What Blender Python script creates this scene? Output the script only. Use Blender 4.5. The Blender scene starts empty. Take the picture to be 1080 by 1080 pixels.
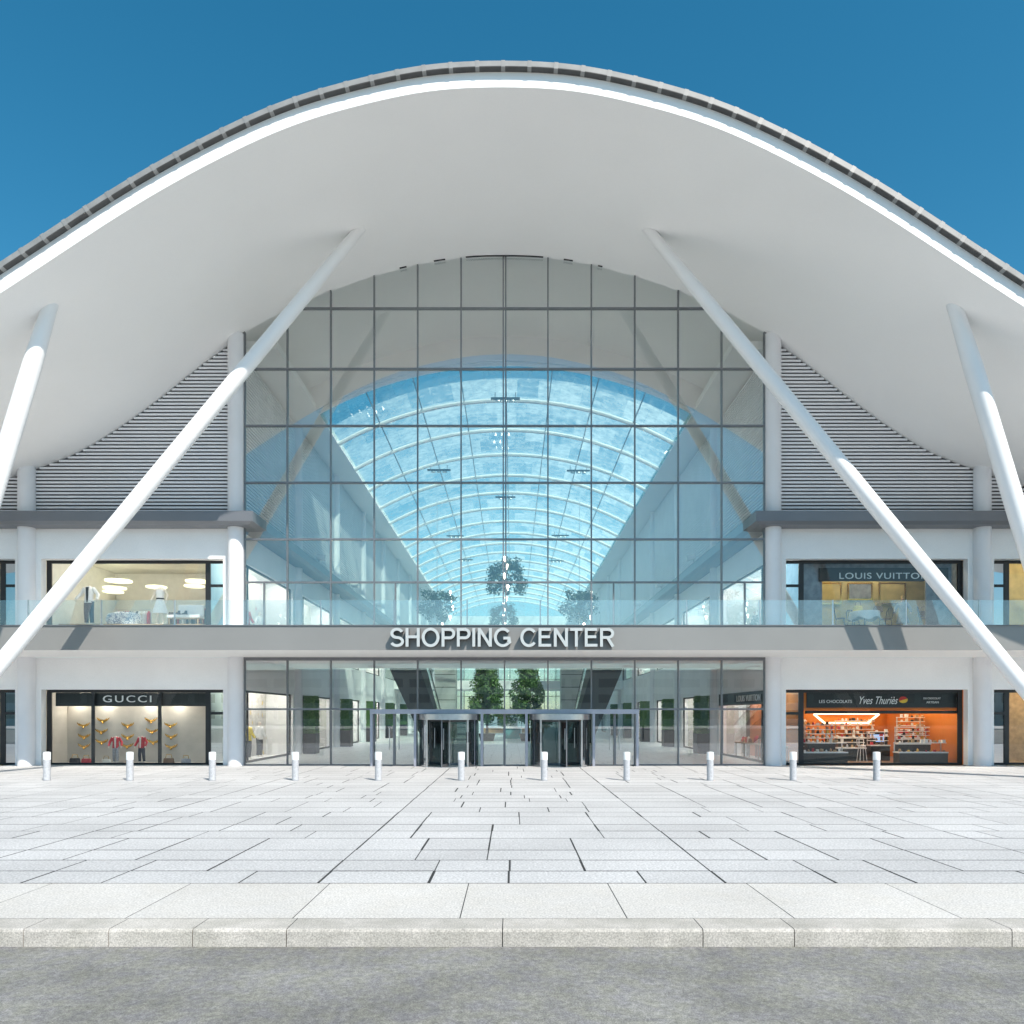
import bpy, math, random
from mathutils import Vector, Matrix
R = math.radians
random.seed(7)
sc = bpy.context.scene
COL = sc.collection

# ------------------------------------------------------------------ helpers
class MB:
    """collects shapes and links them as ONE mesh object"""
    def __init__(self):
        self.v = []; self.f = []
    def add(self, vs, fs):
        n = len(self.v)
        self.v += [tuple(p) for p in vs]
        self.f += [tuple(i + n for i in f) for f in fs]
    def box(self, x0, x1, y0, y1, z0, z1):
        if x0 > x1: x0, x1 = x1, x0
        if y0 > y1: y0, y1 = y1, y0
        if z0 > z1: z0, z1 = z1, z0
        self.add([(x0,y0,z0),(x1,y0,z0),(x1,y1,z0),(x0,y1,z0),(x0,y0,z1),(x1,y0,z1),(x1,y1,z1),(x0,y1,z1)],
                 [(0,3,2,1),(4,5,6,7),(0,1,5,4),(1,2,6,5),(2,3,7,6),(3,0,4,7)])
        return self
    def quad(self, a, b, c, d):
        self.add([a,b,c,d], [(0,1,2,3)]); return self
    def bar(self, p, q, w, h=None):
        p = Vector(p); q = Vector(q); h = h or w
        d = (q-p).normalized()
        up = Vector((0,0,1)) if abs(d.z) < .95 else Vector((0,1,0))
        s = d.cross(up).normalized(); u = s.cross(d).normalized()
        vs = []
        for c in (p, q):
            for a, b in ((-1,-1),(1,-1),(1,1),(-1,1)):
                vs.append(c + s*a*w/2 + u*b*h/2)
        self.add(vs, [(3,2,1,0),(4,5,6,7),(0,1,5,4),(1,2,6,5),(2,3,7,6),(3,0,4,7)])
        return self
    def tube(self, pts, rad, seg=10, cap=True, flat=1.0):
        pts = [Vector(p) for p in pts]
        if not isinstance(rad, (list, tuple)): rad = [rad]*len(pts)
        rings = []
        prev = None
        for i, p in enumerate(pts):
            d = (pts[min(i+1, len(pts)-1)] - pts[max(i-1, 0)]).normalized()
            if prev is None:
                up = Vector((0,1,0)) if abs(d.y) < .9 else Vector((0,0,1))
                s = d.cross(up).normalized()
            else:
                s = (prev - d*prev.dot(d)).normalized()
            prev = s
            u = d.cross(s)
            rings.append([p + (s*math.cos(2*math.pi*k/seg) + u*flat*math.sin(2*math.pi*k/seg))*rad[i] for k in range(seg)])
        vs = [q for r in rings for q in r]; fs = []
        for i in range(len(rings)-1):
            for k in range(seg):
                a = i*seg+k; b = i*seg+(k+1) % seg
                fs.append((a, b, b+seg, a+seg))
        if cap:
            fs.append(tuple(reversed(range(seg)))); n = (len(rings)-1)*seg
            fs.append(tuple(range(n, n+seg)))
        self.add(vs, fs); return self
    def loft(self, secs, seg=14, cap=True):
        """secs: (cx, cy, z, rx, ry) stacked elliptical rings"""
        vs = []; fs = []
        for cx, cy, z, rx, ry in secs:
            for k in range(seg):
                a = 2*math.pi*k/seg
                vs.append((cx+rx*math.cos(a), cy+ry*math.sin(a), z))
        for i in range(len(secs)-1):
            for k in range(seg):
                a = i*seg+k; b = i*seg+(k+1) % seg
                fs.append((a, b, b+seg, a+seg))
        if cap:
            fs.append(tuple(reversed(range(seg)))); n = (len(secs)-1)*seg
            fs.append(tuple(range(n, n+seg)))
        self.add(vs, fs); return self
    def lathe(self, prof, c=(0,0,0), seg=20):
        return self.loft([(c[0], c[1], c[2]+z, max(r, .0005), max(r, .0005)) for r, z in prof], seg)
    def prism_y(self, pts, y0, y1):
        """outline in x,z pushed from y0 to y1"""
        n = len(pts)
        vs = [(x, y0, z) for x, z in pts] + [(x, y1, z) for x, z in pts]
        fs = [tuple(range(n)), tuple(reversed(range(n, 2*n)))]
        for i in range(n):
            j = (i+1) % n
            fs.append((i, i+n, j+n, j))
        self.add(vs, fs); return self
    def prism_x(self, pts, x0, x1):
        n = len(pts)
        vs = [(x0, y, z) for y, z in pts] + [(x1, y, z) for y, z in pts]
        fs = [tuple(range(n)), tuple(reversed(range(n, 2*n)))]
        for i in range(n):
            j = (i+1) % n
            fs.append((i, j, j+n, i+n))
        self.add(vs, fs); return self
    def build(self, name, mat, parent=None, smooth=False, bevel=0, offset=(0,0,0)):
        me = bpy.data.meshes.new(name)
        vs = self.v
        if offset != (0,0,0):
            vs = [(a-offset[0], b-offset[1], c-offset[2]) for a, b, c in vs]
        me.from_pydata(vs, [], self.f); me.validate(); me.update()
        import bmesh
        bm = bmesh.new(); bm.from_mesh(me)
        bmesh.ops.recalc_face_normals(bm, faces=bm.faces)
        bm.to_mesh(me); bm.free()
        me.materials.append(mat)
        if smooth:
            for p in me.polygons: p.use_smooth = True
            if smooth != 'full': 
                try: me.set_sharp_from_angle(angle=R(42))
                except Exception: pass
        o = bpy.data.objects.new(name, me); COL.objects.link(o)
        if parent is not None: o.parent = parent      # built about the parent's own place
        else: o.location = offset
        if bevel:
            m = o.modifiers.new('Bevel', 'BEVEL'); m.width = bevel; m.segments = 2; m.limit_method = 'ANGLE'
        return o

def tag(o, label=None, cat=None, group=None, kind=None):
    if label: o['label'] = label
    if cat: o['category'] = cat
    if group: o['group'] = group
    if kind: o['kind'] = kind
    return o
def thing(name, label, cat, loc=(0,0,0), rz=0, group=None):
    o = bpy.data.objects.new(name, None); COL.objects.link(o)
    o.empty_display_size = .2
    o.location = loc; o.rotation_euler = (0,0,rz)
    return tag(o, label, cat, group)
def kids(o): return [c for c in COL.objects if c.parent == o]
def dup(o, loc=None, rz=None, label=None, parent=None):
    c = o.copy(); COL.objects.link(c)
    if parent is not None: c.parent = parent
    if loc is not None: c.location = loc
    if rz is not None: c.rotation_euler = (0,0,rz)
    if label: c['label'] = label
    for ch in list(o.children):
        dup(ch, parent=c)
    return c

CAMX, CAMY, CAMZ, F = .33, -33.0, 2.27, 792.0
def at(px, py, Y):
    """metres measured off the photograph for a thing standing at depth Y"""
    s = (Y-CAMY)/F
    return CAMX+(px-540)*s, CAMZ+(753-py)*s

# ------------------------------------------------------------------ materials
def new_mat(name):
    m = bpy.data.materials.new(name); m.use_nodes = True
    nt = m.node_tree
    return m, nt, nt.nodes['Principled BSDF']
def setv(b, **k):
    for n, v in k.items():
        b.inputs[n.replace('_', ' ')].default_value = v
def rgb(c): return (c[0], c[1], c[2], 1)
def mat(name, col, rough=.6, metal=0, var=.06, scale=3.0, bump=0, bscale=60, spec=.5, fine=0, fscale=200):
    """base colour broken up by broad mottling plus a fine grain"""
    m, nt, b = new_mat(name)
    L = nt.links; N = nt.nodes
    tc = N.new('ShaderNodeTexCoord')
    no = N.new('ShaderNodeTexNoise'); no.inputs['Scale'].default_value = scale; no.inputs['Detail'].default_value = 5
    L.new(tc.outputs['Object'], no.inputs['Vector'])
    mr = N.new('ShaderNodeMapRange'); mr.inputs['From Min'].default_value = .3; mr.inputs['From Max'].default_value = .7
    mr.inputs['To Min'].default_value = 1-var; mr.inputs['To Max'].default_value = 1+var
    L.new(no.outputs['Fac'], mr.inputs['Value'])
    last = mr.outputs['Result']
    if fine:
        n2 = N.new('ShaderNodeTexNoise'); n2.inputs['Scale'].default_value = fscale; n2.inputs['Detail'].default_value = 2
        L.new(tc.outputs['Object'], n2.inputs['Vector'])
        m2 = N.new('ShaderNodeMapRange'); m2.inputs['From Min'].default_value = .3; m2.inputs['From Max'].default_value = .7
        m2.inputs['To Min'].default_value = 1-fine; m2.inputs['To Max'].default_value = 1+fine
        L.new(n2.outputs['Fac'], m2.inputs['Value'])
        mu = N.new('ShaderNodeMath'); mu.operation = 'MULTIPLY'
        L.new(last, mu.inputs[0]); L.new(m2.outputs['Result'], mu.inputs[1]); last = mu.outputs[0]
    vm = N.new('ShaderNodeVectorMath'); vm.operation = 'SCALE'
    vm.inputs[0].default_value = col[:3]
    L.new(last, vm.inputs['Scale'])
    L.new(vm.outputs['Vector'], b.inputs['Base Color'])
    setv(b, Roughness=rough, Metallic=metal, Specular_IOR_Level=spec)
    if bump:
        bn = N.new('ShaderNodeTexNoise'); bn.inputs['Scale'].default_value = bscale; bn.inputs['Detail'].default_value = 4
        L.new(tc.outputs['Object'], bn.inputs['Vector'])
        bp = N.new('ShaderNodeBump'); bp.inputs['Strength'].default_value = bump; bp.inputs['Distance'].default_value = .01
        L.new(bn.outputs['Fac'], bp.inputs['Height']); L.new(bp.outputs['Normal'], b.inputs['Normal'])
    return m
def glow(name, col, s):
    m, nt, b = new_mat(name)
    setv(b, Base_Color=rgb(col), Emission_Color=rgb(col), Emission_Strength=s)
    return m
def glass(name, tint, refl, rcol=(.95,.97,1), rough=0.0, haze=0, wave=0):
    """clear architectural glass: tinted see-through plus a mirror share that grows at grazing angles"""
    m = bpy.data.materials.new(name); m.use_nodes = True
    nt = m.node_tree; N = nt.nodes; L = nt.links; N.clear()
    out = N.new('ShaderNodeOutputMaterial')
    tr = N.new('ShaderNodeBsdfTransparent'); tr.inputs['Color'].default_value = rgb(tint)
    gl = N.new('ShaderNodeBsdfGlossy'); gl.inputs['Color'].default_value = rgb(rcol); gl.inputs['Roughness'].default_value = rough
    lw = N.new('ShaderNodeLayerWeight'); lw.inputs['Blend'].default_value = .25
    mr = N.new('ShaderNodeMapRange'); mr.inputs['To Min'].default_value = refl; mr.inputs['To Max'].default_value = min(1, refl+.45)
    L.new(lw.outputs['Fresnel'], mr.inputs['Value'])
    mx = N.new('ShaderNodeMixShader')
    L.new(mr.outputs['Result'], mx.inputs['Fac']); L.new(tr.outputs[0], mx.inputs[1]); L.new(gl.outputs[0], mx.inputs[2])
    last = mx.outputs[0]
    if wave:      # float glass is never dead flat
        tc = N.new('ShaderNodeTexCoord'); nz = N.new('ShaderNodeTexNoise'); nz.inputs['Scale'].default_value = .45; nz.inputs['Detail'].default_value = 2
        bp = N.new('ShaderNodeBump'); bp.inputs['Strength'].default_value = 1; bp.inputs['Distance'].default_value = wave
        L.new(tc.outputs['Object'], nz.inputs['Vector']); L.new(nz.outputs['Fac'], bp.inputs['Height']); L.new(bp.outputs['Normal'], gl.inputs['Normal'])
    if haze:
        df = N.new('ShaderNodeBsdfDiffuse'); df.inputs['Color'].default_value = (.75,.88,.9,1)
        m2 = N.new('ShaderNodeMixShader'); m2.inputs['Fac'].default_value = haze
        L.new(last, m2.inputs[1]); L.new(df.outputs[0], m2.inputs[2]); last = m2.outputs[0]
    L.new(last, out.inputs['Surface'])
    return m
def vault_mat():  # random pale patches painted into the panes, standing in for reflections
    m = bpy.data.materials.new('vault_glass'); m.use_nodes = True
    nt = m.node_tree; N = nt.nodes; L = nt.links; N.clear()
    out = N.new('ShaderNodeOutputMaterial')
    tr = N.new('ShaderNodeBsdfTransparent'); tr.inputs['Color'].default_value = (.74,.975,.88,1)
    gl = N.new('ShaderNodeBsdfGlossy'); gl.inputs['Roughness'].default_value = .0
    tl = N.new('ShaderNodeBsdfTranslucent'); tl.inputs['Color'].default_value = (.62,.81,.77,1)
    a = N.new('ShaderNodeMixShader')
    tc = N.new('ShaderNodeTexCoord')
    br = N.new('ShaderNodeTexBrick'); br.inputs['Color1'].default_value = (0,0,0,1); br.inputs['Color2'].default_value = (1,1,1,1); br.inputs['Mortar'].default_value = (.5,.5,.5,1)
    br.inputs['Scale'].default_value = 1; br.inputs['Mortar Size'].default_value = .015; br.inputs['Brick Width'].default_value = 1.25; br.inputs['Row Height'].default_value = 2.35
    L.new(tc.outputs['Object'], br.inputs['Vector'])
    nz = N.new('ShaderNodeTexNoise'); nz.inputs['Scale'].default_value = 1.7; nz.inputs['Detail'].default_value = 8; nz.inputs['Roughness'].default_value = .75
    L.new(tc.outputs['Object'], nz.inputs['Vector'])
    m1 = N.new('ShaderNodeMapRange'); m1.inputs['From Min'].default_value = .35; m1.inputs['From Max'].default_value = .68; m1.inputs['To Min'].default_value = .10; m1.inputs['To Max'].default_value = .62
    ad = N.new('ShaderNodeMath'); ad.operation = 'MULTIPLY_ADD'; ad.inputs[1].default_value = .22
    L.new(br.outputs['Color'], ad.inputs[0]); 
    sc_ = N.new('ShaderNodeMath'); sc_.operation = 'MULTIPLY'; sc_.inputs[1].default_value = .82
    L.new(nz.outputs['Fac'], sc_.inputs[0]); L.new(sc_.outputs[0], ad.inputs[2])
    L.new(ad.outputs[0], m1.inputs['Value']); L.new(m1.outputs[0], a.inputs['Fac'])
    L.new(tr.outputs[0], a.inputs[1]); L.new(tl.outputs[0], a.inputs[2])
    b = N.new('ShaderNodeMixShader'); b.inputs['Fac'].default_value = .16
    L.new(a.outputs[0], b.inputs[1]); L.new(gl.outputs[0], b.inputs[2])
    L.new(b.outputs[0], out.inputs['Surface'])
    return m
def stone(name, col, speck=.10, island=.05, rough=.75, dirt=.06, warm=None, sscale=160, joints=None):
    """pale granite: speckle, per-slab tone, broad weathering"""
    m, nt, b = new_mat(name); N = nt.nodes; L = nt.links
    tc = N.new('ShaderNodeTexCoord'); geo = N.new('ShaderNodeNewGeometry')
    def ranged(sock, lo, hi, a=.3, c=.7):
        r = N.new('ShaderNodeMapRange'); r.inputs['From Min'].default_value = a; r.inputs['From Max'].default_value = c
        r.inputs['To Min'].default_value = lo; r.inputs['To Max'].default_value = hi
        L.new(sock, r.inputs['Value']); return r.outputs['Result']
    def noise(s, d=3):
        n = N.new('ShaderNodeTexNoise'); n.inputs['Scale'].default_value = s; n.inputs['Detail'].default_value = d
        L.new(tc.outputs['Object'], n.inputs['Vector']); return n.outputs['Fac']
    def mul(a, c):
        k = N.new('ShaderNodeMath'); k.operation = 'MULTIPLY'; L.new(a, k.inputs[0]); L.new(c, k.inputs[1]); return k.outputs[0]
    f = mul(ranged(noise(sscale, 2), 1-speck, 1+speck), ranged(noise(.35, 6), 1-dirt, 1+dirt))
    f = mul(f, ranged(noise(9, 5), 1-dirt*.6, 1+dirt*.6))
    f = mul(f, ranged(geo.outputs['Random Per Island'], 1-island, 1+island, 0, 1))
    vm = N.new('ShaderNodeVectorMath'); vm.operation = 'SCALE'; vm.inputs[0].default_value = col
    if warm:
        mx = N.new('ShaderNodeMix'); mx.data_type = 'RGBA'
        mx.inputs[6].default_value = rgb(col); mx.inputs[7].default_value = rgb(warm)
        L.new(ranged(noise(2.2, 6), 0, 1, .35, .7), mx.inputs[0]); L.new(mx.outputs[2], vm.inputs[0])
    L.new(f, vm.inputs['Scale'])
    colout = vm.outputs['Vector']
    if joints:
        br = N.new('ShaderNodeTexBrick'); br.inputs['Scale'].default_value = 1; br.inputs['Mortar Size'].default_value = .008
        br.inputs['Brick Width'].default_value = joints[0]; br.inputs['Row Height'].default_value = joints[1]
        L.new(tc.outputs['Object'], br.inputs['Vector'])
        mx = N.new('ShaderNodeMix'); mx.data_type = 'RGBA'; mx.inputs[7].default_value = (.12,.12,.12,1)
        L.new(br.outputs['Fac'], mx.inputs[0]); L.new(colout, mx.inputs[6]); colout = mx.outputs[2]
    L.new(colout, b.inputs['Base Color'])
    bp = N.new('ShaderNodeBump'); bp.inputs['Strength'].default_value = .25; bp.inputs['Distance'].default_value = .004
    L.new(noise(220, 2), bp.inputs['Height']); L.new(bp.outputs['Normal'], b.inputs['Normal'])
    setv(b, Roughness=rough, Specular_IOR_Level=.3)
    return m
def asphalt_mat():
    m, nt, b = new_mat('asphalt'); N = nt.nodes; L = nt.links
    tc = N.new('ShaderNodeTexCoord')
    def noise(s, d):
        n = N.new('ShaderNodeTexNoise'); n.inputs['Scale'].default_value = s; n.inputs['Detail'].default_value = d
        L.new(tc.outputs['Object'], n.inputs['Vector']); return n
    a = noise(16, 6); c = noise(1.1, 5); g = noise(95, 4); h = noise(5, 4)
    rp = N.new('ShaderNodeValToRGB'); e = rp.color_ramp.elements
    e[0].position = .34; e[0].color = (.182,.18,.168,1); e[1].position = .68; e[1].color = (.268,.264,.244,1)
    L.new(a.outputs['Fac'], rp.inputs['Fac'])
    tint = N.new('ShaderNodeValToRGB'); e = tint.color_ramp.elements
    e[0].position = .35; e[0].color = (.96,.95,1.02,1); e[1].position = .62; e[1].color = (1.02,1.02,.96,1)
    L.new(h.outputs['Fac'], tint.inputs['Fac'])
    mx = N.new('ShaderNodeMix'); mx.data_type = 'RGBA'; mx.blend_type = 'MULTIPLY'; mx.inputs[0].default_value = 1
    L.new(rp.outputs['Color'], mx.inputs[6]); L.new(tint.outputs['Color'], mx.inputs[7])
    r2 = N.new('ShaderNodeMapRange'); r2.inputs['From Min'].default_value = .3; r2.inputs['From Max'].default_value = .7
    r2.inputs['To Min'].default_value = .8; r2.inputs['To Max'].default_value = 1.2
    L.new(c.outputs['Fac'], r2.inputs['Value'])
    r3 = N.new('ShaderNodeMapRange'); r3.inputs['From Min'].default_value = .3; r3.inputs['From Max'].default_value = .7
    r3.inputs['To Min'].default_value = .62; r3.inputs['To Max'].default_value = 1.42
    L.new(g.outputs['Fac'], r3.inputs['Value'])
    mu = N.new('ShaderNodeMath'); mu.operation = 'MULTIPLY'; L.new(r2.outputs[0], mu.inputs[0]); L.new(r3.outputs[0], mu.inputs[1])
    vm = N.new('ShaderNodeVectorMath'); vm.operation = 'SCALE'
    L.new(mx.outputs[2], vm.inputs[0]); L.new(mu.outputs[0], vm.inputs['Scale'])
    L.new(vm.outputs['Vector'], b.inputs['Base Color'])
    bp = N.new('ShaderNodeBump'); bp.inputs['Strength'].default_value = .6; bp.inputs['Distance'].default_value = .012
    L.new(g.outputs['Fac'], bp.inputs['Height']); L.new(bp.outputs['Normal'], b.inputs['Normal'])
    setv(b, Roughness=.9, Specular_IOR_Level=.2)
    return m
def leaf_mat(name, a, c):
    m, nt, b = new_mat(name); N = nt.nodes; L = nt.links
    geo = N.new('ShaderNodeNewGeometry')
    rp = N.new('ShaderNodeValToRGB'); e = rp.color_ramp.elements
    e[0].color = rgb(a); e[1].color = rgb(c)
    L.new(geo.outputs['Random Per Island'], rp.inputs['Fac']); L.new(rp.outputs['Color'], b.inputs['Base Color'])
    setv(b, Roughness=.55, Specular_IOR_Level=.3)
    return m
def stripes(name, c1, c2, scale, axis='Z'):
    m, nt, b = new_mat(name); N = nt.nodes; L = nt.links
    tc = N.new('ShaderNodeTexCoord'); w = N.new('ShaderNodeTexWave'); w.bands_direction = axis
    w.inputs['Scale'].default_value = scale; w.inputs['Distortion'].default_value = .6
    L.new(tc.outputs['Object'], w.inputs['Vector'])
    rp = N.new('ShaderNodeValToRGB'); rp.color_ramp.interpolation = 'CONSTANT'; e = rp.color_ramp.elements
    e[0].color = rgb(c1); e[1].color = rgb(c2); e[1].position = .5
    L.new(w.outputs['Color'], rp.inputs['Fac']); L.new(rp.outputs['Color'], b.inputs['Base Color'])
    setv(b, Roughness=.7)
    return m
def blotch(name, cols, scale):
    m, nt, b = new_mat(name); N = nt.nodes; L = nt.links
    tc = N.new('ShaderNodeTexCoord'); n = N.new('ShaderNodeTexNoise')
    n.inputs['Scale'].default_value = scale; n.inputs['Detail'].default_value = 3
    L.new(tc.outputs['Object'], n.inputs['Vector'])
    rp = N.new('ShaderNodeValToRGB'); rp.color_ramp.interpolation = 'CONSTANT'; e = rp.color_ramp.elements
    e[0].color = rgb(cols[0]); e[1].color = rgb(cols[-1]); e[1].position = .64
    for i, c in enumerate(cols[1:-1]):
        k = e.new(.40+.2*i/max(1, len(cols)-2)); k.color = rgb(c)
    L.new(n.outputs['Fac'], rp.inputs['Fac']); L.new(rp.outputs['Color'], b.inputs['Base Color'])
    setv(b, Roughness=.7)
    return m

M = dict(
    white=mat('white_render', (.88,.88,.88), .75, var=.03, scale=.6, fine=.03, fscale=40, bump=.08, bscale=90),
    soffit=mat('soffit_panel', (.90,.895,.885), .7, var=.02, scale=.25, fine=.015, fscale=30),
    strut=mat('white_steel_paint', (.84,.84,.84), .38, var=.02, scale=.8),
    column=mat('column_paint', (.78,.78,.80), .55, var=.03, scale=1.0),
    slat=mat('louvre_slat', (.86,.86,.88), .45, var=.03, scale=1),
    slatback=mat('louvre_void', (.13,.13,.14), .8),
    ledge=mat('ledge_cladding', (.17,.18,.20), .4, metal=.2, var=.05, scale=.7),
    fascia=mat('fascia_cladding', (.255,.25,.24), .36, metal=.15, var=.04, scale=.5, fine=.02, fscale=50),
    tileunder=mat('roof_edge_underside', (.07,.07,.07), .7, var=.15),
    tile=mat('roof_edge_sheet', (.27,.27,.265), .55, metal=.1, var=.15, scale=2, fine=.1),
    tilerib=mat('roof_edge_strip', (.27,.27,.265), .5, metal=.1, var=.1),
    mullion=mat('anodised_frame', (.20,.205,.22), .4, metal=.55, var=.08),
    dark=mat('dark_frame', (.018,.019,.021), .4, metal=.1, var=.15),
    steel=mat('brushed_steel', (.55,.56,.57), .28, metal=.9, var=.08, scale=6),
    portal=mat('portal_steel', (.42,.43,.50), .35, metal=.5, var=.06),
    letter=mat('letter_face', (.44,.47,.47), .35, var=.02),
    letterdark=mat('letter_white', (.9,.9,.88), .5, var=.02),
    glassw=glass('curtain_glass', (.97,.985,.975), .20, (1,.985,.94), wave=.0016),
    glassg=glass('ground_glass', (.975,.985,.98), .17, wave=.0012),
    glassb=glass('balustrade_glass', (.94,.975,.975), .07, haze=.035),
    glasss=glass('shop_glass', (.95,.97,.96), .025),
    glassx=glass('side_window_glass', (.55,.75,.76), .38),
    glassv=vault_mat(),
    glassd=glass('door_glass', (.42,.47,.47), .12),
    plaza=stone('plaza_granite', (.50,.496,.492), .27, .06, dirt=.09, sscale=30),
    joint=mat('joint_mortar', (.03,.03,.03), .9),
    flag=stone('kerb_flag_granite', (.55,.53,.50), .26, .05, dirt=.08, sscale=42, warm=(.54,.515,.475)),
    kerb=stone('kerb_granite', (.49,.46,.42), .30, .05, dirt=.12, warm=(.38,.36,.32), sscale=60),
    floor=stone('mall_floor_stone', (.84,.84,.84), .05, .0, rough=.35, joints=(1.5,.9)),
    asphalt=asphalt_mat(),
    ground=mat('far_ground', (.60,.595,.58), .9, var=.15, scale=.03),
    bollard=stone('bollard_metal', (.46,.47,.49), .28, .02, rough=.5, sscale=60),
    letterside=mat('letter_return', (.10,.105,.115), .5),
    drawnring=glow('drawn_light_ring', (1,.85,.6), 1.6),
    oppwall=mat('added_block_wall', (.34,.34,.335), .8, var=.1, scale=.2), oppglass=mat('added_block_window', (.05,.06,.07), .2),
    lamp=mat('lamp_head_opal', (.88,.88,.87), .3, var=.01),
    bark=mat('bark', (.12,.09,.06), .9, var=.25, scale=8),
    leaf=leaf_mat('tree_leaf', (.065,.145,.038), (.17,.29,.09)),
    leafd=leaf_mat('hanging_leaf', (.022,.045,.028), (.07,.105,.06)),
    hedge=leaf_mat('hedge_leaf', (.09,.19,.05), (.20,.33,.12)),
    planter=mat('planter_black', (.02,.02,.022), .5),
    escal=mat('escalator_panel', (.055,.065,.068), .5, metal=.1, var=.05),
    shaft=mat('shaft_stone', (.40,.43,.41), .6, var=.06, scale=2),
    gold=mat('gold_metal', (.72,.44,.10), .25, metal=.9, var=.1),
    manq=mat('mannequin_ivory', (.72,.66,.58), .5),
    skin=mat('mannequin_skin', (.62,.42,.30), .5),
    red=mat('red_cloth', (.50,.035,.05), .8, var=.25, scale=18),
    black=mat('black_cloth', (.02,.02,.024), .85, var=.2, scale=14),
    navy=mat('navy_cloth', (.03,.04,.06), .85, var=.2, scale=14),
    cream=mat('cream_cloth', (.72,.68,.60), .85, var=.12, scale=22),
    whitec=mat('white_cloth', (.80,.80,.80), .85, var=.08, scale=22),
    yellow=mat('yellow_cloth', (.75,.58,.08), .85, var=.2, scale=15),
    grey=mat('grey_cloth', (.33,.33,.35), .85, var=.2, scale=15),
    spot=glow('spot_lamp', (1,.95,.85), 55),
    beige=mat('display_beige', (.50,.46,.40), .7, var=.08, scale=1.5),
    hair=mat('blonde_hair', (.55,.38,.15), .5, var=.25, scale=30),
    cream_wall=mat('cream_wall', (.70,.69,.62), .8, var=.05),
    olive=mat('olive_panel', (.50,.40,.16), .6, var=.2, scale=2),
    bluegrey=mat('bluegrey_curtain', (.27,.295,.33), .8, var=.25, scale=4),
    orange=mat('orange_wall', (.56,.16,.014), .6, var=.08, scale=1),
    brown=mat('brown_wood', (.17,.09,.045), .5, var=.3, scale=5),
    wood=mat('pale_wood', (.45,.30,.16), .5, var=.2, scale=5),
    header=mat('shop_header', (.018,.021,.02), .45, var=.2),
    warmlamp=glow('warm_lamp', (1,.86,.62), 16),
    whitelamp=glow('white_lamp', (1,.96,.9), 16),
    disclamp=glow('disc_lamp', (1,.97,.74), .72),
    drop=glow('drop_lamp', (1,.93,.75), 6.0),
    screen=glow('screen', (.25,.45,.8), .8),
    pattern=blotch('pouf_pattern', [(.75,.76,.78),(.12,.18,.30),(.8,.8,.8),(.2,.25,.36)], 9),
    pastel=blotch('pastel_backdrop', [(.62,.60,.57),(.66,.64,.60),(.55,.53,.5),(.66,.50,.20)], 2.2),
    redart=blotch('red_backdrop', [(.66,.66,.64),(.70,.69,.66),(.60,.58,.56),(.55,.06,.10)], 1.6),
    zebra=stripes('zebra_backdrop', (.02,.02,.02), (.8,.8,.8), 1.2),
    magenta=mat('magenta_panel', (.50,.03,.25), .6),
    darkred=mat('dark_red_panel', (.20,.02,.03), .6),
    teal=mat('teal_paint', (.05,.30,.33), .5),
    tilewhite=mat('white_gloss', (.8,.8,.8), .25, var=.02),
    yellogo=mat('logo_yellow', (.85,.55,.05), .5), redlogo=mat('logo_red', (.6,.04,.03), .5),
)

# ------------------------------------------------------------------ the site
YK, YF, YP = -25.08, -24.66, -22.93          # kerb face, kerb / flag joint, flag / plaza joint
o = MB().quad((-900,-900,-.30),(900,-900,-.30),(900,1600,-.30),(-900,1600,-.30)).build('ground', M['ground']); tag(o, kind='structure')
o = MB().box(-400,400,-84,YK-.004,-.29,-.185).build('road', M['asphalt']); tag(o, kind='structure')
o = MB().box(-400,400,-110,-84.004,-.29,-.04).build('far_pavement', M['flag']); tag(o, kind='structure')

b = MB(); b.box(-60,60,YP,-.0,-.25,-.0011)
o = b.build('plaza_bed', M['joint']); tag(o, kind='structure')

def slab(mb, x0, x1, y0, y1, top, g=.009, depth=.05, gy=None):
    dz = random.uniform(-.0003, .0003)
    c = .0006; gy = g if gy is None else gy
    vs = [(x0+g,y0+gy,top-depth),(x1-g,y0+gy,top-depth),(x1-g,y1-gy,top-depth),(x0+g,y1-gy,top-depth),
          (x0+g,y0+gy,top-c+dz),(x1-g,y0+gy,top-c+dz),(x1-g,y1-gy,top-c+dz),(x0+g,y1-gy,top-c+dz),
          (x0+g+c,y0+gy+c,top+dz),(x1-g-c,y0+gy+c,top+dz),(x1-g-c,y1-gy-c,top+dz),(x0+g+c,y1-gy-c,top+dz)]
    fs = [(8,9,10,11)]
    for i in range(4):
        j = (i+1) % 4
        fs += [(i,j,j+4,i+4),(i+4,j+4,j+8,i+8)]
    mb.add(vs, fs)

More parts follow.
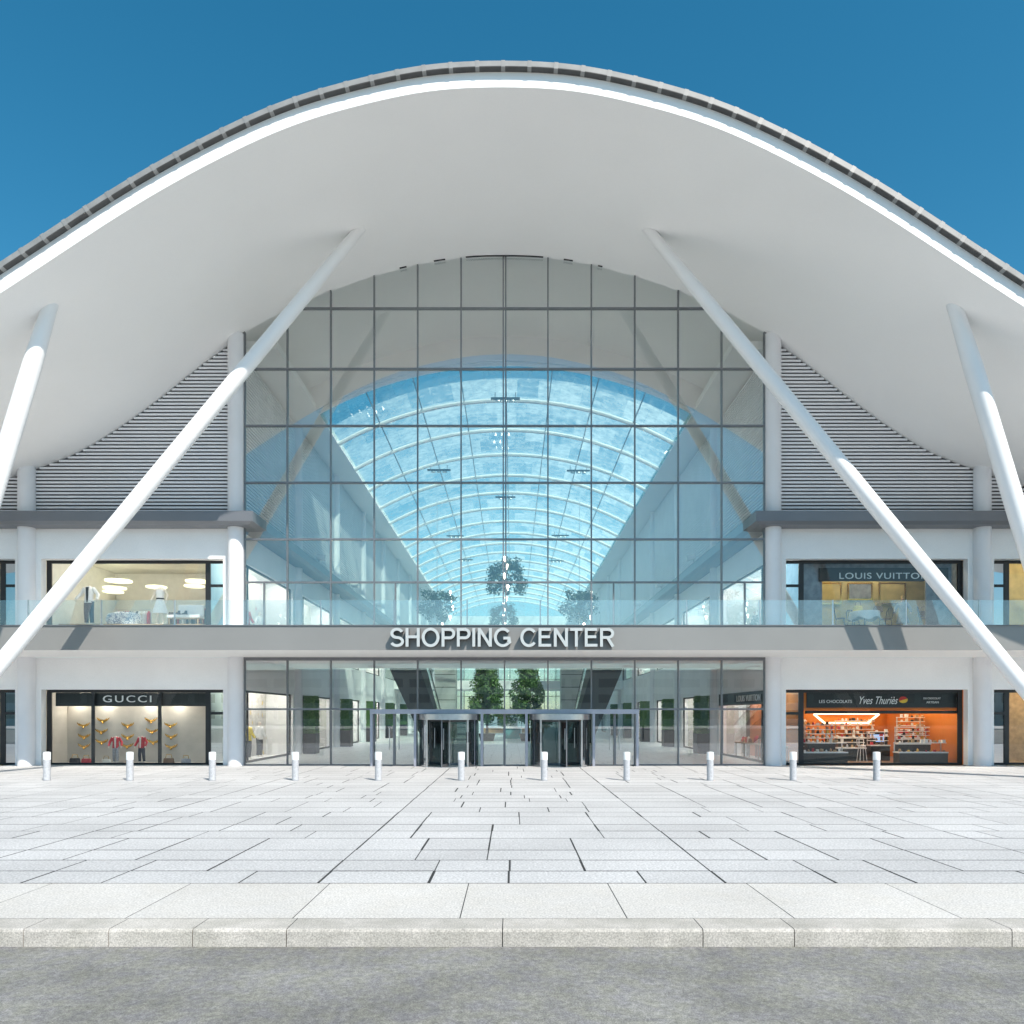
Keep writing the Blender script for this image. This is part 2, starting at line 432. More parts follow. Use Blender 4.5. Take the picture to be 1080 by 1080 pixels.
# random-course ashlar paving: courses of uneven depth, slabs of four lengths, some joints running through
heights = [.79,.81,.86,1.19,.84,.87,1.14,.80,.88,1.17]
t = MB()
y = YP; k = 0
mod = 5.48; MODS = range(-7, 8)
prevj = {}
rows = []
while y < -.05:
    h = heights[k % len(heights)]
    if y + h > -.4: h = -.0 - y
    rows.append((y, y+h)); y += h; k += 1
fixed = {0: [1.49,2.57,4.41], 1: [1.49,2.57,3.67], 2: [1.10,2.22,3.67], 3: [1.10,2.22,3.67], 4: [.75,2.22,4.30]}
opts = [[1.49,2.57,4.41],[1.10,2.95,4.05],[1.85,2.95,4.40],[1.10,2.60,4.40],[1.85,3.35,4.40],[.95,2.40,3.90]]
wide = set()
for ri, (y0, y1) in enumerate(rows):
    for m in MODS:
        x0 = -2.28 + m*mod
        if ri in fixed: js = [j+(0 if abs(m) < 2 else ((m*7+ri*3) % 5-2)*.12) for j in fixed[ri]]
        else:
            js = prevj.get(m) if (m in prevj and random.random() < .45) else None
            if js is None:
                js = random.choice(opts); js = [j + random.choice((-.12,0,0,.12)) for j in js]
            else:
                js = list(js); i = random.randrange(3); js[i] += random.choice((-.55,.55,0))
                js = sorted(js)
                if js[0] < .6 or js[2] > 4.9 or js[1]-js[0] < .6 or js[2]-js[1] < .6: js = random.choice(opts)
        prevj[m] = js
        xs = [0]+list(js)+[mod]
        for a, c in zip(xs, xs[1:]):
            slab(t, x0+a, x0+c, y0, y1, 0, g=random.choice((.009,.012,.016,.021)), gy=random.choice((.014,.018,.022,.026)))
o = t.build('plaza_paving', M['plaza']); tag(o, kind='structure')
o = MB().box(-60,-2.28-7*mod-.01,YP,0,-.02,0).box(-2.28+8*mod+.01,60,YP,0,-.02,0).build('plaza_edge', M['plaza']); tag(o, kind='structure')

t = MB(); t2 = MB()
xf = -3.97 - 1.86*16
while xf < 32:
    slab(t, xf, xf+1.86, YF, YP, 0, g=.006, gy=.009); xf += 1.86
o = t.build('kerb_flags', M['flag']); tag(o, kind='structure')
o = MB().box(-60,60,YK+.05,YP-.002,-.25,-.0016).build('kerb_bed', M['joint']); tag(o, kind='structure')
ks = [(114.5,203),(203,302),(302,530),(530,741.5),(741.5,838),(838,1067.5)]
cuts = [CAMX+(p-540)/100 for p in (114.5,203,302,530,741.5,838,1067.5)]
while cuts[0] > -30: cuts.insert(0, cuts[0]-random.choice((.9,1,2.2,2.1)))
while cuts[-1] < 30: cuts.append(cuts[-1]+random.choice((.9,1,2.2,2.1)))
for a, c in zip(cuts, cuts[1:]):
    g = .005
    x0, x1 = a+g, c-g; r = .03
    prof = [(YF-g,-.25),(YF-g,0),(YK+r,0),(YK+r*.3,-r*.3),(YK,-r),(YK,-.25)]
    t2.prism_x(prof, x0, x1)
o = t2.build('kerb', M['kerb']); tag(o, kind='structure')

o = MB().box(-11.9,11.9,.01,92,-.2,.002).build('mall_floor', M['floor']); tag(o, kind='structure')

# ------------------------------------------------------------------ roof profile
E = 8.9          # how far the canopy reaches out
knots = [(0,22.40),(1.92,22.33),(3.85,22.03),(5.75,21.53),(7.68,20.88),(9.58,20.07),(11.46,19.06),(12.3,18.52),(13.6,17.55),
         (15.42,16.08),(18.85,13.82),(20.8,13.1),(21.4,12.86),(22.8,12.40),(25,11.9),(28,11.55),(31.5,11.45)]
def _tang():
    n = len(knots); s = [(knots[i+1][1]-knots[i][1])/(knots[i+1][0]-knots[i][0]) for i in range(n-1)]
    m = [0.0]
    for i in range(1, n-1): m.append((s[i-1]+s[i])/2)
    m.append(s[-1]); return m
_t = _tang()
def zr(x):
    x = abs(x)
    if x >= knots[-1][0]: return knots[-1][1]
    for i in range(len(knots)-1):
        x0, z0 = knots[i]; x1, z1 = knots[i+1]
        if x <= x1:
            h = x1-x0; u = (x-x0)/h
            return ((2*u**3-3*u**2+1)*z0 + (u**3-2*u**2+u)*h*_t[i] + (-2*u**3+3*u**2)*z1 + (u**3-u**2)*h*_t[i+1])
def smooth_zr(x):
    w = [(-1.2,.1),(-.6,.2),(0,.4),(.6,.2),(1.2,.1)]
    return sum(zr(x+d)*k for d, k in w)
XR = 31.0
RX = [-XR + i*XR*2/160 for i in range(161)]
RZ = [smooth_zr(x) for x in RX]
def roof_z(x):
    i = (x+XR)/(2*XR)*160; j = max(0, min(159, int(i))); u = i-j
    return RZ[j]*(1-u)+RZ[j+1]*u
def roof_x_at(z, lo, hi):
    """|x| where the soffit drops to z"""
    if roof_z(hi) >= z: return hi
    a, c = lo, hi
    for _ in range(40):
        m = (a+c)/2
        if roof_z(m) > z: a = m
        else: c = m
    return a
FK = [(0,22.40),(.9,22.38),(2.6,22.26),(3.93,21.95),(5.2,21.65),(6.98,21.08),(9.69,19.78),(12.06,18.42),(14.07,17.10),(16.11,15.76),(18.2,14.42),(20,13.35),(22,12.30),(25,11.1),(28,10.4),(31.5,10.1)]
def _spl(x, K):
    x = abs(x)
    if x >= K[-1][0]: return K[-1][1]
    n = len(K)
    tg = lambda i: 0 if i == 0 else ((K[i+1][1]-K[i-1][1])/(K[i+1][0]-K[i-1][0]) if i < n-1 else (K[i][1]-K[i-1][1])/(K[i][0]-K[i-1][0]))
    for i in range(n-1):
        if x <= K[i+1][0]:
            h = K[i+1][0]-K[i][0]; u = (x-K[i][0])/h
            return (2*u**3-3*u**2+1)*K[i][1]+(u**3-2*u**2+u)*h*tg(i)+(-2*u**3+3*u**2)*K[i+1][1]+(u**3-u**2)*h*tg(i+1)
def dfront(x):
    f = 0
    for k in range(-6, 7): f += _spl(x+k*.3, FK)*(7-abs(k))/49
    return f - roof_z(x)
def roof_zy(x, y):
    return roof_z(x) + dfront(x)*min(1, max(0, -y/E))
def nrm(i):
    a = max(0, i-1); c = min(160, i+1)
    d = Vector((RX[c]-RX[a], RZ[c]-RZ[a])).normalized()
    return Vector((-d.y, d.x))
def roof_sweep(sec, i0=0, i1=160):
    """sec: closed list of (y, offset along the roof normal)"""
    mb = MB(); n = len(sec); vs = []; fs = []
    for i in range(i0, i1+1):
        q = nrm(i)
        for y, h in sec: vs.append((RX[i]+q.x*h, y, RZ[i]+q.y*h+dfront(RX[i])*min(1, max(0, -y/E))))
    m = i1-i0
    for i in range(m):
        for k in range(n):
            a = i*n+k; b = i*n+(k+1) % n
            fs.append((a, b, b+n, a+n))
    fs.append(tuple(range(n))); fs.append(tuple(reversed(range(m*n, m*n+n))))
    mb.add(vs, fs); return mb

building = thing('shopping_center', 'white two storey shopping centre with a sweeping arched canopy roof and central glass front', 'building', (0,0,0))
B = building
roof = roof_sweep([(-E,0)]+[(-E+E*i/6,0) for i in range(1,7)]+[(7.6,0),(7.6,.49)]+[(-E*i/6,.49) for i in range(0,7)]).build('roof', M['soffit'], B, smooth=True)
roof_sweep([(-E-.20,.515),(-E-.20,.68),(-E+.3,.78),(7.7,.78),(7.7,.515)]).build('roof_edge', M['tile'], roof, smooth=True)
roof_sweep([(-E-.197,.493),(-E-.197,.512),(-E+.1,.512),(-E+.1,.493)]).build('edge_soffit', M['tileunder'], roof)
s_acc = 0; last = None; nxt = .3
for i in range(4000):
    x = -XR + i*XR*2/4000; z = roof_z(x) + dfront(x)
    if last: s_acc += math.hypot(x-last[0], z-last[1])
    if s_acc >= nxt:
        d = Vector((x-last[0], z-last[1])).normalized(); q = Vector((-d.y, d.x))
        c = Vector((x, z)); w = .065
        p0 = c - d*w; p1 = c + d*w; vs = []
        for p in (p0, p1):
            for yy, h in ((-E-.209,.486),(-E-.209,.690),(-E+.3,.790),(-E+.3,.6),(-E-.01,.486)):
                vs.append((p.x+q.x*h, yy, p.y+q.y*h))
        sm = MB(); sm.add(vs, [(0,1,2,3,4),(9,8,7,6,5)]+[(k,(k+1)%5+0,(k+1)%5+5,k+5) for k in range(5)])
        sm.build('edge_strip', M['tilerib'], roof)
        nxt += .82
    last = (x, z)


# ------------------------------------------------------------------ columns and struts
for x in (-30.2,-21,-11.8,11.8,21,30.2):
    c = MB().tube([(x,0,.0),(x,0,roof_z(x)+.12)], .35, 28).build('column', M['column'], B, smooth=True)
def strut(p, q, r0, r1, r2):
    p = Vector(p); q = Vector(q)
    pts = [p+(q-p)*u for u in (-.02,.0,.12,.3,.5,.75,1.01)]
    MB().tube(pts, [r0,r0,r0*1.28,r1*.98,r1,r2*1.02,r2], 28).build('roof_strut', M['strut'], B, smooth=True)
for s in (-1, 1):
    strut((s*5.82, -3.07, roof_zy(5.82,-3.07)), (s*20.45, -7.2, .12), .20, .285, .27)
    xo, yo = 15.55, -7.25
    strut((s*xo, yo, roof_zy(xo,yo)), (s*20.45, -7.2, .12), .235, .31, .28)
    MB().box(s*20.45-.6, s*20.45+.6, -7.8,-6.6,-.02,.3).build('strut_base', M['column'], B, bevel=.02)

# ------------------------------------------------------------------ front walls, louvres, ledges, balcony
ZL0, ZL1 = 10.44, 10.97          # ledge
ZS0, ZS1 = 4.76, 5.70            # balcony slab
ZW0, ZW1 = 3.35, 9.12            # heads of the shop openings
YW = .14                         # wall face
WT = .34
def bay(s, a, c, oa, oc):
    """front wall of one bay between |x| a and c with two openings |x| oa..oc"""
    mb = MB()
    for z0, z1, zh in ((0, ZS0, ZW0), (ZS1, ZL0+.2, ZW1)):
        mb.box(s*a, s*oa, YW, YW+WT, z0, z1)
        mb.box(s*oc, s*c, YW, YW+WT, z0, z1)
        mb.box(s*oa, s*oc, YW, YW+WT, zh, z1)
    mb.build('front_wall', M['white'], B)
    # louvres: one panel of slats cut to the roof curve
    mb = MB(); back = MB()
    z = ZL1+.06; p = .158
    top = []
    while z < 19.3:
        hi = roof_x_at(z+.1, a, c)
        if hi - a > .06:
            y0 = YW+.02
            vs = []
            for x in (s*(a), s*hi):
                vs += [(x,y0,z),(x,y0-.012,z+.085),(x,y0+.05,z+.10),(x,y0+.10,z+.02)]
            mb.add(vs, [(0,1,2,3),(7,6,5,4)]+[(k,(k+1)%4,(k+1)%4+4,k+4) for k in range(4)])
        z += p
    pts = [(s*a, ZL0+.25)]
    n = 24
    pts += [(s*c, ZL0+.25)]
    pts += [(s*(c-(c-a)*i/n), roof_z(c-(c-a)*i/n)+.2) for i in range(n+1)]
    back.prism_y(pts, YW+.12, YW+.20)
    lp = mb.build('louvre_panel', M['slat'], B)
    back.build('louvre_backing', M['slatback'], lp)
bay(-1, 11.82, 21.0, 12.42, 20.45); bay(1, 11.82, 21.0, 12.42, 20.45)
bay(-1, 21.0, 30.2, 21.6, 29.65); bay(1, 21.0, 30.2, 21.6, 29.65)
for s in (-1, 1):
    MB().box(s*30.2, s*30.5, YW, 7.4, 0, 11.4).build('side_wall', M['white'], B)
    # ledge wraps the corner and runs on into the hall
    mb = MB()
    prof = [(-.85,ZL0+.10),(-.85,ZL1),(.12,ZL1+.02),(.12,ZL0),(-.6,ZL0)]
    n = len(prof); vs = []; fs = []
    for y, z in prof: vs.append((s*30.6, y, z))
    for y, z in prof:      # mitre at the corner: hall side projects to |x| = 11.55-d
        d = .12-y
        vs.append((s*(11.75-d), y, z))
    for y, z in prof:
        d = .12-y
        vs.append((s*(11.75-d), 92, z))
    for i in range(2):
        for k in range(n): fs.append((i*n+k, i*n+(k+1)%n, (i+1)*n+(k+1)%n, (i+1)*n+k))
    fs += [tuple(range(n)), tuple(reversed(range(2*n, 3*n)))]
    mb.add(vs, fs); mb.build('ledge', M['ledge'], B)

bal = MB().box(-30.6,30.6,-3.74,.10,ZS0,ZS1-.02).build('balcony_slab', M['soffit'], B)
MB().box(-30.62,30.62,-3.80,-3.742,ZS0-.004,ZS1).build('fascia', M['fascia'], bal)
br = MB().box(-30.62,30.62,-3.85,-3.74,ZS1+.002,ZS1+.03).build('coping', M['ledge'], bal)
rail = MB()
px = 2.8
bx = -29.4+.2
mbp = []
gl = MB()
for i in range(22):
    x = -29.95 + i*2.853
    MB().box(x-.022, x+.022, -3.74, -3.68, ZS1, ZS1+1.02).box(x-.05,x+.05,-3.745,-3.64,ZS1,ZS1+.06).build('baluster_post', M['steel'], bal)
    if i < 21: gl.box(x+.03, x+2.853-.03, -3.765, -3.75, ZS1+.035, ZS1+1.0)
gl.build('balustrade_glass', M['glassb'], bal)

# ------------------------------------------------------------------ curtain wall
cw = MB()
XG = 11.46
n = 48
pts = [(-XG, ZS1), (XG, ZS1)] + [(XG-2*XG*i/n, roof_z(XG-2*XG*i/n)+.05) for i in range(n+1)]
cw.add([(x, .06, z) for x, z in pts], [tuple(range(len(pts)))])
cwall = cw.build('curtain_wall', M['glassw'], B)
g2 = MB()
g2.quad((-XG,.06,.06),(-5.8,.06,.06),(-5.8,.06,ZS0),(-XG,.06,ZS0))
g2.quad((5.8,.06,.06),(XG,.06,.06),(XG,.06,ZS0),(5.8,.06,ZS0))
g2.quad((-5.8,.06,2.48),(5.8,.06,2.48),(5.8,.06,ZS0),(-5.8,.06,ZS0))
g2.build('ground_glazing', M['glassg'], cwall)
mw = .029
for i in range(13):
    x = -XG + i*1.91
    if i in (0, 12): w = .06
    else: w = mw
    xx = min(max(x, -XG), XG)
    if i == 6:
        m = MB()
        for d in (-.055, .055): m.box(xx+d-.028, xx+d+.028, -.03, .12, ZS1, roof_z(xx+d)+.03)
        m.build('mullion', M['mullion'], cwall)
    else:
        MB().box(xx-w, xx+w, -.03, .12, ZS1, roof_z(xx)+.03).build('mullion', M['mullion'], cwall)
    zb = .0 if abs(xx) > 5.7 else 2.48
    MB().box(xx-w, xx+w, -.03, .12, zb, ZS0).build('mullion', M['mullion'], cwall)
for z in (20.1, 17.44, 14.94, 12.44, 9.95, 8.06):
    hx = min(XG, roof_x_at(z+.05, 0, XG))
    MB().box(-hx, hx, -.022, .10, z-.036, z+.036).build('transom', M['mullion'], cwall)
for s in (-1, 1):
    MB().box(s*5.8, s*XG, -.022, .10, 2.44, 2.52).build('transom', M['mullion'], cwall)
    MB().box(s*5.8, s*XG, -.022, .10, 0, .06).build('sill', M['mullion'], cwall)
    for x in (10.57, 4.8):
        MB().box(s*x-.03, s*x+.03, -.02, .09, ZS1, 8.02).build('mullion', M['mullion'], cwall)
MB().box(-XG, XG, -.025, .11, ZS0-.14, ZS0-.003).build('transom', M['mullion'], cwall)
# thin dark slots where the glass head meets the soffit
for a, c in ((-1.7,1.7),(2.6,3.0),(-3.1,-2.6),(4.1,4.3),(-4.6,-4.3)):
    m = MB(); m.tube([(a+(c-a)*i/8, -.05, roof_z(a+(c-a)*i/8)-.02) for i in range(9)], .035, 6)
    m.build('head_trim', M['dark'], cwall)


# ------------------------------------------------------------------ entrance: portal, swing doors, revolving doors
portal = MB().box(-5.84,5.84,-.42,.16,2.27,2.475).build('entrance_portal', M['portal'], B, bevel=.01)
for x in (-5.78,-3.88,-.98+.0,.98-.02,3.88,5.78):
    MB().box(x-.055, x+.055, -.40, .14, 0, 2.268).build('post', M['portal'], portal)
posts2 = (-4.83, 0.0, 4.83)
for x in posts2:
    MB().box(x-.05, x+.05, -.12, .06, 0, 2.268).build('post', M['mullion'], portal)
for a, c in ((-5.72,-4.88),(-4.78,-3.94),(-.92,-.05),(.05,.92),(3.94,4.78),(4.88,5.72)):
    d = MB().box(a+.01, c-.01, -.03, -.018, .05, 2.25).build('swing_door', M['glassg'], portal)
    MB().box(a+.01, c-.01, -.05, .0, .004, .05).build('door_rail', M['mullion'], d)
    hx = c-.16 if abs((a+c)/2+4.35) < 0 or (a in (-5.72,-.92,3.94)) else a+.16
    if abs(a+c) > 2: MB().tube([(hx,-.10,.7),(hx,-.10,1.65)], .022, 8).bar((hx,-.10,.8),(hx,-.03,.8),.02).bar((hx,-.10,1.55),(hx,-.03,1.55),.02).build('handle', M['steel'], d)
for s in (-1, 1):
    cx, cy, r = s*2.43, -.02, 1.34
    rd = MB().lathe([(r,2.02),(r,2.262)], (cx,cy,0), 48).build('revolving_door', M['steel'], B, smooth=True)
    # curved side glass and its posts
    for side in (0, math.pi):
        g = MB(); k = 10
        for i in range(k):
            a0 = side - R(48) + R(96)*i/k; a1 = side - R(48) + R(96)*(i+1)/k
            g.quad((cx+r*.97*math.cos(a0), cy+r*.97*math.sin(a0), .03),(cx+r*.97*math.cos(a1), cy+r*.97*math.sin(a1), .03),
                   (cx+r*.97*math.cos(a1), cy+r*.97*math.sin(a1), 2.02),(cx+r*.97*math.cos(a0), cy+r*.97*math.sin(a0), 2.02))
        g.build('curved_glass', M['glassd'], rd, smooth='full')
        for a in (side-R(48), side+R(48)):
            MB().tube([(cx+r*.97*math.cos(a), cy+r*.97*math.sin(a), 0),(cx+r*.97*math.cos(a), cy+r*.97*math.sin(a), 2.02)], .045, 10).build('door_post', M['steel'], rd)
    MB().tube([(cx,cy,0),(cx,cy,2.02)], .06, 12).build('centre_post', M['steel'], rd)
    for k in range(3):
        a = R(20 + 120*k) if s < 0 else R(160+120*k)
        ex, ey = cx+1.22*math.cos(a), cy+1.22*math.sin(a)
        w = MB().bar((cx+.07*math.cos(a),cy+.07*math.sin(a),1.02),(ex,ey,1.02),.012,1.9).build('door_wing', M['glassd'], rd)
        MB().bar((cx,cy,.07),(ex,ey,.07),.05,.1).bar((cx,cy,1.96),(ex,ey,1.96),.05,.09).bar((ex,ey,.03),(ex,ey,2.0),.05).build('wing_frame', M['mullion'], w)
        hx, hy = cx+.9*math.cos(a), cy+.9*math.sin(a)
        MB().bar((hx,hy-.06,.75),(hx,hy-.06,1.65),.03).build('handle', M['steel'], w)
    MB().lathe([(r*1.01,.0),(r*1.01,.025)], (cx,cy,0), 40).build('floor_ring', M['steel'], rd)
    MB().box(cx-s*.0-.9*s-.09, cx-.9*s+.09, -1.02, -.95, 1.05, 1.5).build('door_sensor', M['dark'], rd)

# ------------------------------------------------------------------ the hall behind the glass
NB = 10; BL = 9.2; LEN = NB*BL
XA = 11.75
for s in (-1, 1):
    for k in range(NB):
        y0, y1 = BL*k, BL*(k+1)
        if k == 0: y0 = .5
        oa, oc = BL*k+.75, BL*k+8.4
        mb = MB()
        for z0, z1, zh in ((0, 5.25, ZW0), (5.25, ZL0+.1, ZW1)):
            zf = 0 if z0 == 0 else 5.7
            mb.box(s*XA, s*(XA+.3), y0, oa, z0, z1)
            mb.box(s*XA, s*(XA+.3), oc, y1, z0, z1)
            mb.box(s*XA, s*(XA+.3), oa, oc, zh, z1)
            if z0: mb.box(s*XA, s*(XA+.3), oa, oc, z0, zf)
        mb.build('hall_wall', M['white'], B)
        if k: MB().tube([(s*11.8,BL*k,0),(s*11.8,BL*k,18.52)], .35, 16).build('column', M['column'], B, smooth=True)
        mb = MB(); z = ZL1+.06
        while z < 18.35:
            vs = []
            for y in (BL*k if k else .22, y1):
                x0 = XA-.01
                vs += [(s*x0,y,z),(s*(x0-.012),y,z+.085),(s*(x0+.05),y,z+.10),(s*(x0+.1),y,z+.02)]
            mb.add(vs, [(0,1,2,3),(7,6,5,4)]+[(q,(q+1)%4,(q+1)%4+4,q+4) for q in range(4)])
            z += .158
        lp = mb.build('louvre_panel', M['slat'], B)
        MB().box(s*(XA+.1), s*(XA+.18), BL*k if k else .3, y1, ZL1-.2, 18.5).build('louvre_backing', M['slatback'], lp)
        # eaves under the vault
    MB().box(s*10.12, s*12.1, .4, LEN, 18.5, 18.85).build('eaves', M['soffit'], B)
# gable with the arched opening
RISE, HS, ZSP = 2.62, 10.1, 18.5
RAD = (HS*HS+RISE*RISE)/(2*RISE)
def vz(x): return ZSP + math.sqrt(RAD*RAD-x*x) - (RAD-RISE)
n = 40
pts = [(-11.75,18.7),(-10.5,18.7),(-HS-.1,18.53)] + [(-HS+2*HS*i/n, vz(-HS+2*HS*i/n)) for i in range(1, n)] + [(HS+.1,18.53),(10.5,18.7),(11.75,18.7)]
pts += [(11.75-23.5*i/n, roof_z(11.75-23.5*i/n)+.06) for i in range(n+1)]
MB().prism_y(pts, 7.05, 7.3).build('gable', M['white'], B)
def arc(y0, y1, dz0=0, n=28):
    mb = MB()
    for i in range(n):
        a = -HS+2*HS*i/n; c = -HS+2*HS*(i+1)/n
        mb.quad((a,y0,vz(a)+dz0),(c,y0,vz(c)+dz0),(c,y1,vz(c)+dz0),(a,y1,vz(a)+dz0))
    return mb
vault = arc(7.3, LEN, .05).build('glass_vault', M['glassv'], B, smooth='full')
for i in range(19):
    y = 7.3+ (LEN-7.3)*i/18
    mb = MB()
    mb.tube([(x, y, vz(x)-.06) for x in [-HS+2*HS*q/24 for q in range(25)]], .13, 8)
    mb.build('rib', M['soffit'], vault)
for q in range(1, 8):
    x = -HS+2*HS*q/8
    MB().bar((x,7.3,vz(x)-.0),(x,LEN,vz(x)-.0),.05,.07).build('purlin', M['mullion'], vault)
# far end
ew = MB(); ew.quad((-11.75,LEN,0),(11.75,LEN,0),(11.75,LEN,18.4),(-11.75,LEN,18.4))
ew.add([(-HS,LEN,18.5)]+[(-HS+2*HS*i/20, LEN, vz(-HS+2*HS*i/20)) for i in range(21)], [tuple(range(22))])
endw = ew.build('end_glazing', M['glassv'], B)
mb = MB()
for i in range(13): 
    x = -11.46+i*1.91; mb.box(x-.05,x+.05,LEN-.1,LEN+.05,0,18.4)
for z in (2.5,5.2,8,10.5,13,15.5): mb.box(-11.7,11.7,LEN-.08,LEN+.06,z-.05,z+.05)
mb.build('end_frame', M['mullion'], endw)
mb = MB()
pts = [(-11.7,14.2),(-11.7,18.5),(11.7,18.5),(11.7,14.2)]
nn = 24
pts = [(-11.7,13.0),(-11.7,18.49),(11.7,18.49),(11.7,13.0)] + [(10.6*math.cos(math.pi*i/nn), 13.0+3.4*math.sin(math.pi*i/nn)) for i in range(nn+1)]
mb.prism_y(pts, LEN-.5, LEN-.2); mb.build('end_gable', M['white'], B)
# first floor bridge across the hall just behind the glass
bridge = MB().box(-11.74,11.74,.13,9.0,ZS0+.06,ZS1-.02).build('bridge', M['soffit'], B)
g = MB()
for i in range(8):
    x = -11.6+i*3.314
    MB().box(x-.03,x+.03,8.9,8.96,ZS1-.02,ZS1+1.15).build('rail_post', M['steel'], bridge)
    if i < 7: g.box(x+.06,x+3.25,8.92,8.935,ZS1+.05,ZS1+1.1)
g.build('rail_glass', M['glassb'], bridge)
# second bridge further in
br2 = MB().box(-11.74,11.74,44,50,ZS0+.06,ZS1-.02).build('bridge', M['soffit'], B)
g = MB().box(-11.6,11.6,44.05,44.07,ZS1,ZS1+1.1).build('rail_glass', M['glassb'], br2)
for s in (-1, 1):
    e = thing('escalator', ('left' if s < 0 else 'right')+' grey escalator, seen from below, climbing to the first floor bridge behind the glass', 'escalator', (s*5.65, 25, 0))
    top, bot = (8.9, 5.6), (25, .25)
    MB().prism_x([(9.0,ZS1-.03),(9.0,ZS0-.0),(9.8,ZS0-.25),(25.2,-.0),(26.5,-.0),(26.5,.28),(25.2,.3),(10.2,ZS1-.03)], s*5.65-.85, s*5.65+.85).build('truss', M['escal'], e, offset=(s*5.65,25,0))
    for d in (-.78, .78):
        p = MB().prism_x([(8.9,5.68),(9.9,5.68),(25,.32),(26.6,.3),(26.6,1.25),(25,1.3),(9.9,6.65),(8.9,6.65)], s*5.65+d-.02, s*5.65+d+.02).build('balustrade', M['glassb'], e, offset=(s*5.65,25,0))
        MB().tube([(s*5.65+d,8.9,6.68),(s*5.65+d,9.9,6.68),(s*5.65+d,25,1.33),(s*5.65+d,26.6,1.28)], .05, 6).build('handrail', M['dark'], e, offset=(s*5.65,25,0))
    MB().box(s*6.0-1,s*6.0+1,38,40,0,8).build('lift_shaft', M['shaft'], B)
    mb = MB()
    for z in (1.2,2.4,3.6,4.8,6.0,7.2): mb.box(s*6.0-1.004,s*6.0+1.004,37.99,38.0,z-.03,z+.03)
    mb.build('panel_joint', M['escal'], B)

# shop windows along the hall
backs_g = {-1: ['pastel','beige','zebra','darkred','cream_wall','beige','pastel','beige','cream_wall','beige'],
            1: ['brown','beige','cream_wall','wood','beige','pastel','cream_wall','beige','brown','beige']}
backs_u = {-1: ['redart','cream_wall','beige','pastel','beige','cream_wall','beige','pastel','beige','beige'],
            1: ['cream_wall','beige','pastel','cream_wall','beige','beige','pastel','beige','beige','beige']}
for s in (-1, 1):
    for k in range(NB):
        oa, oc = BL*k+.75, BL*k+8.4
        for z0, z1, bk in ((0.02, ZW0, backs_g[s][k]), (5.7, ZW1, backs_u[s][k])):
            fr = MB(); x0, x1 = s*(XA+.12), s*(XA+.2)
            fr.box(x0,x1,oa,oc,z1-.09,z1).box(x0,x1,oa,oc,z0,z0+.1)
            for y in (oa,oa+.95,oc-.08): fr.box(x0,x1,y,y+.08,z0+.1,z1-.09)
            w = fr.build('shop_window', M['dark'], B)
            x = s*(XA+.16)
            MB().quad((x,oa+.08,z0+.1),(x,oc-.08,z0+.1),(x,oc-.08,z1-.09),(x,oa+.08,z1-.09)).build('pane', M['glasss'], w)
            xb = s*(XA+1.55)
            ya = oa-.3 if k else .64
            MB().box(xb, xb+s*.05, ya, oc+.3, z0-.02, z1+.42).build('display_back', M[bk], w)
            rm = MB()
            if k: rm.box(s*(XA+.3),xb,oa-.3,oa-.2,z0-.01,z1+.42)
            rm.box(s*(XA+.3),xb,oc+.2,oc+.3,z0-.01,z1+.42).box(s*(XA+.3),xb,ya+.1,oc+.2,z1+.36,z1+.42).box(s*(XA+.3),xb,ya+.1,oc+.2,z0-.03,z0+.02)
            rm.build('display_box', M['soffit'], w)
            if k < 4:
                MB().box(s*(XA+.33),s*(XA+.6),oa+.5,oc-.5,z1+.31,z1+.355).build('display_light', M['whitelamp'], w)

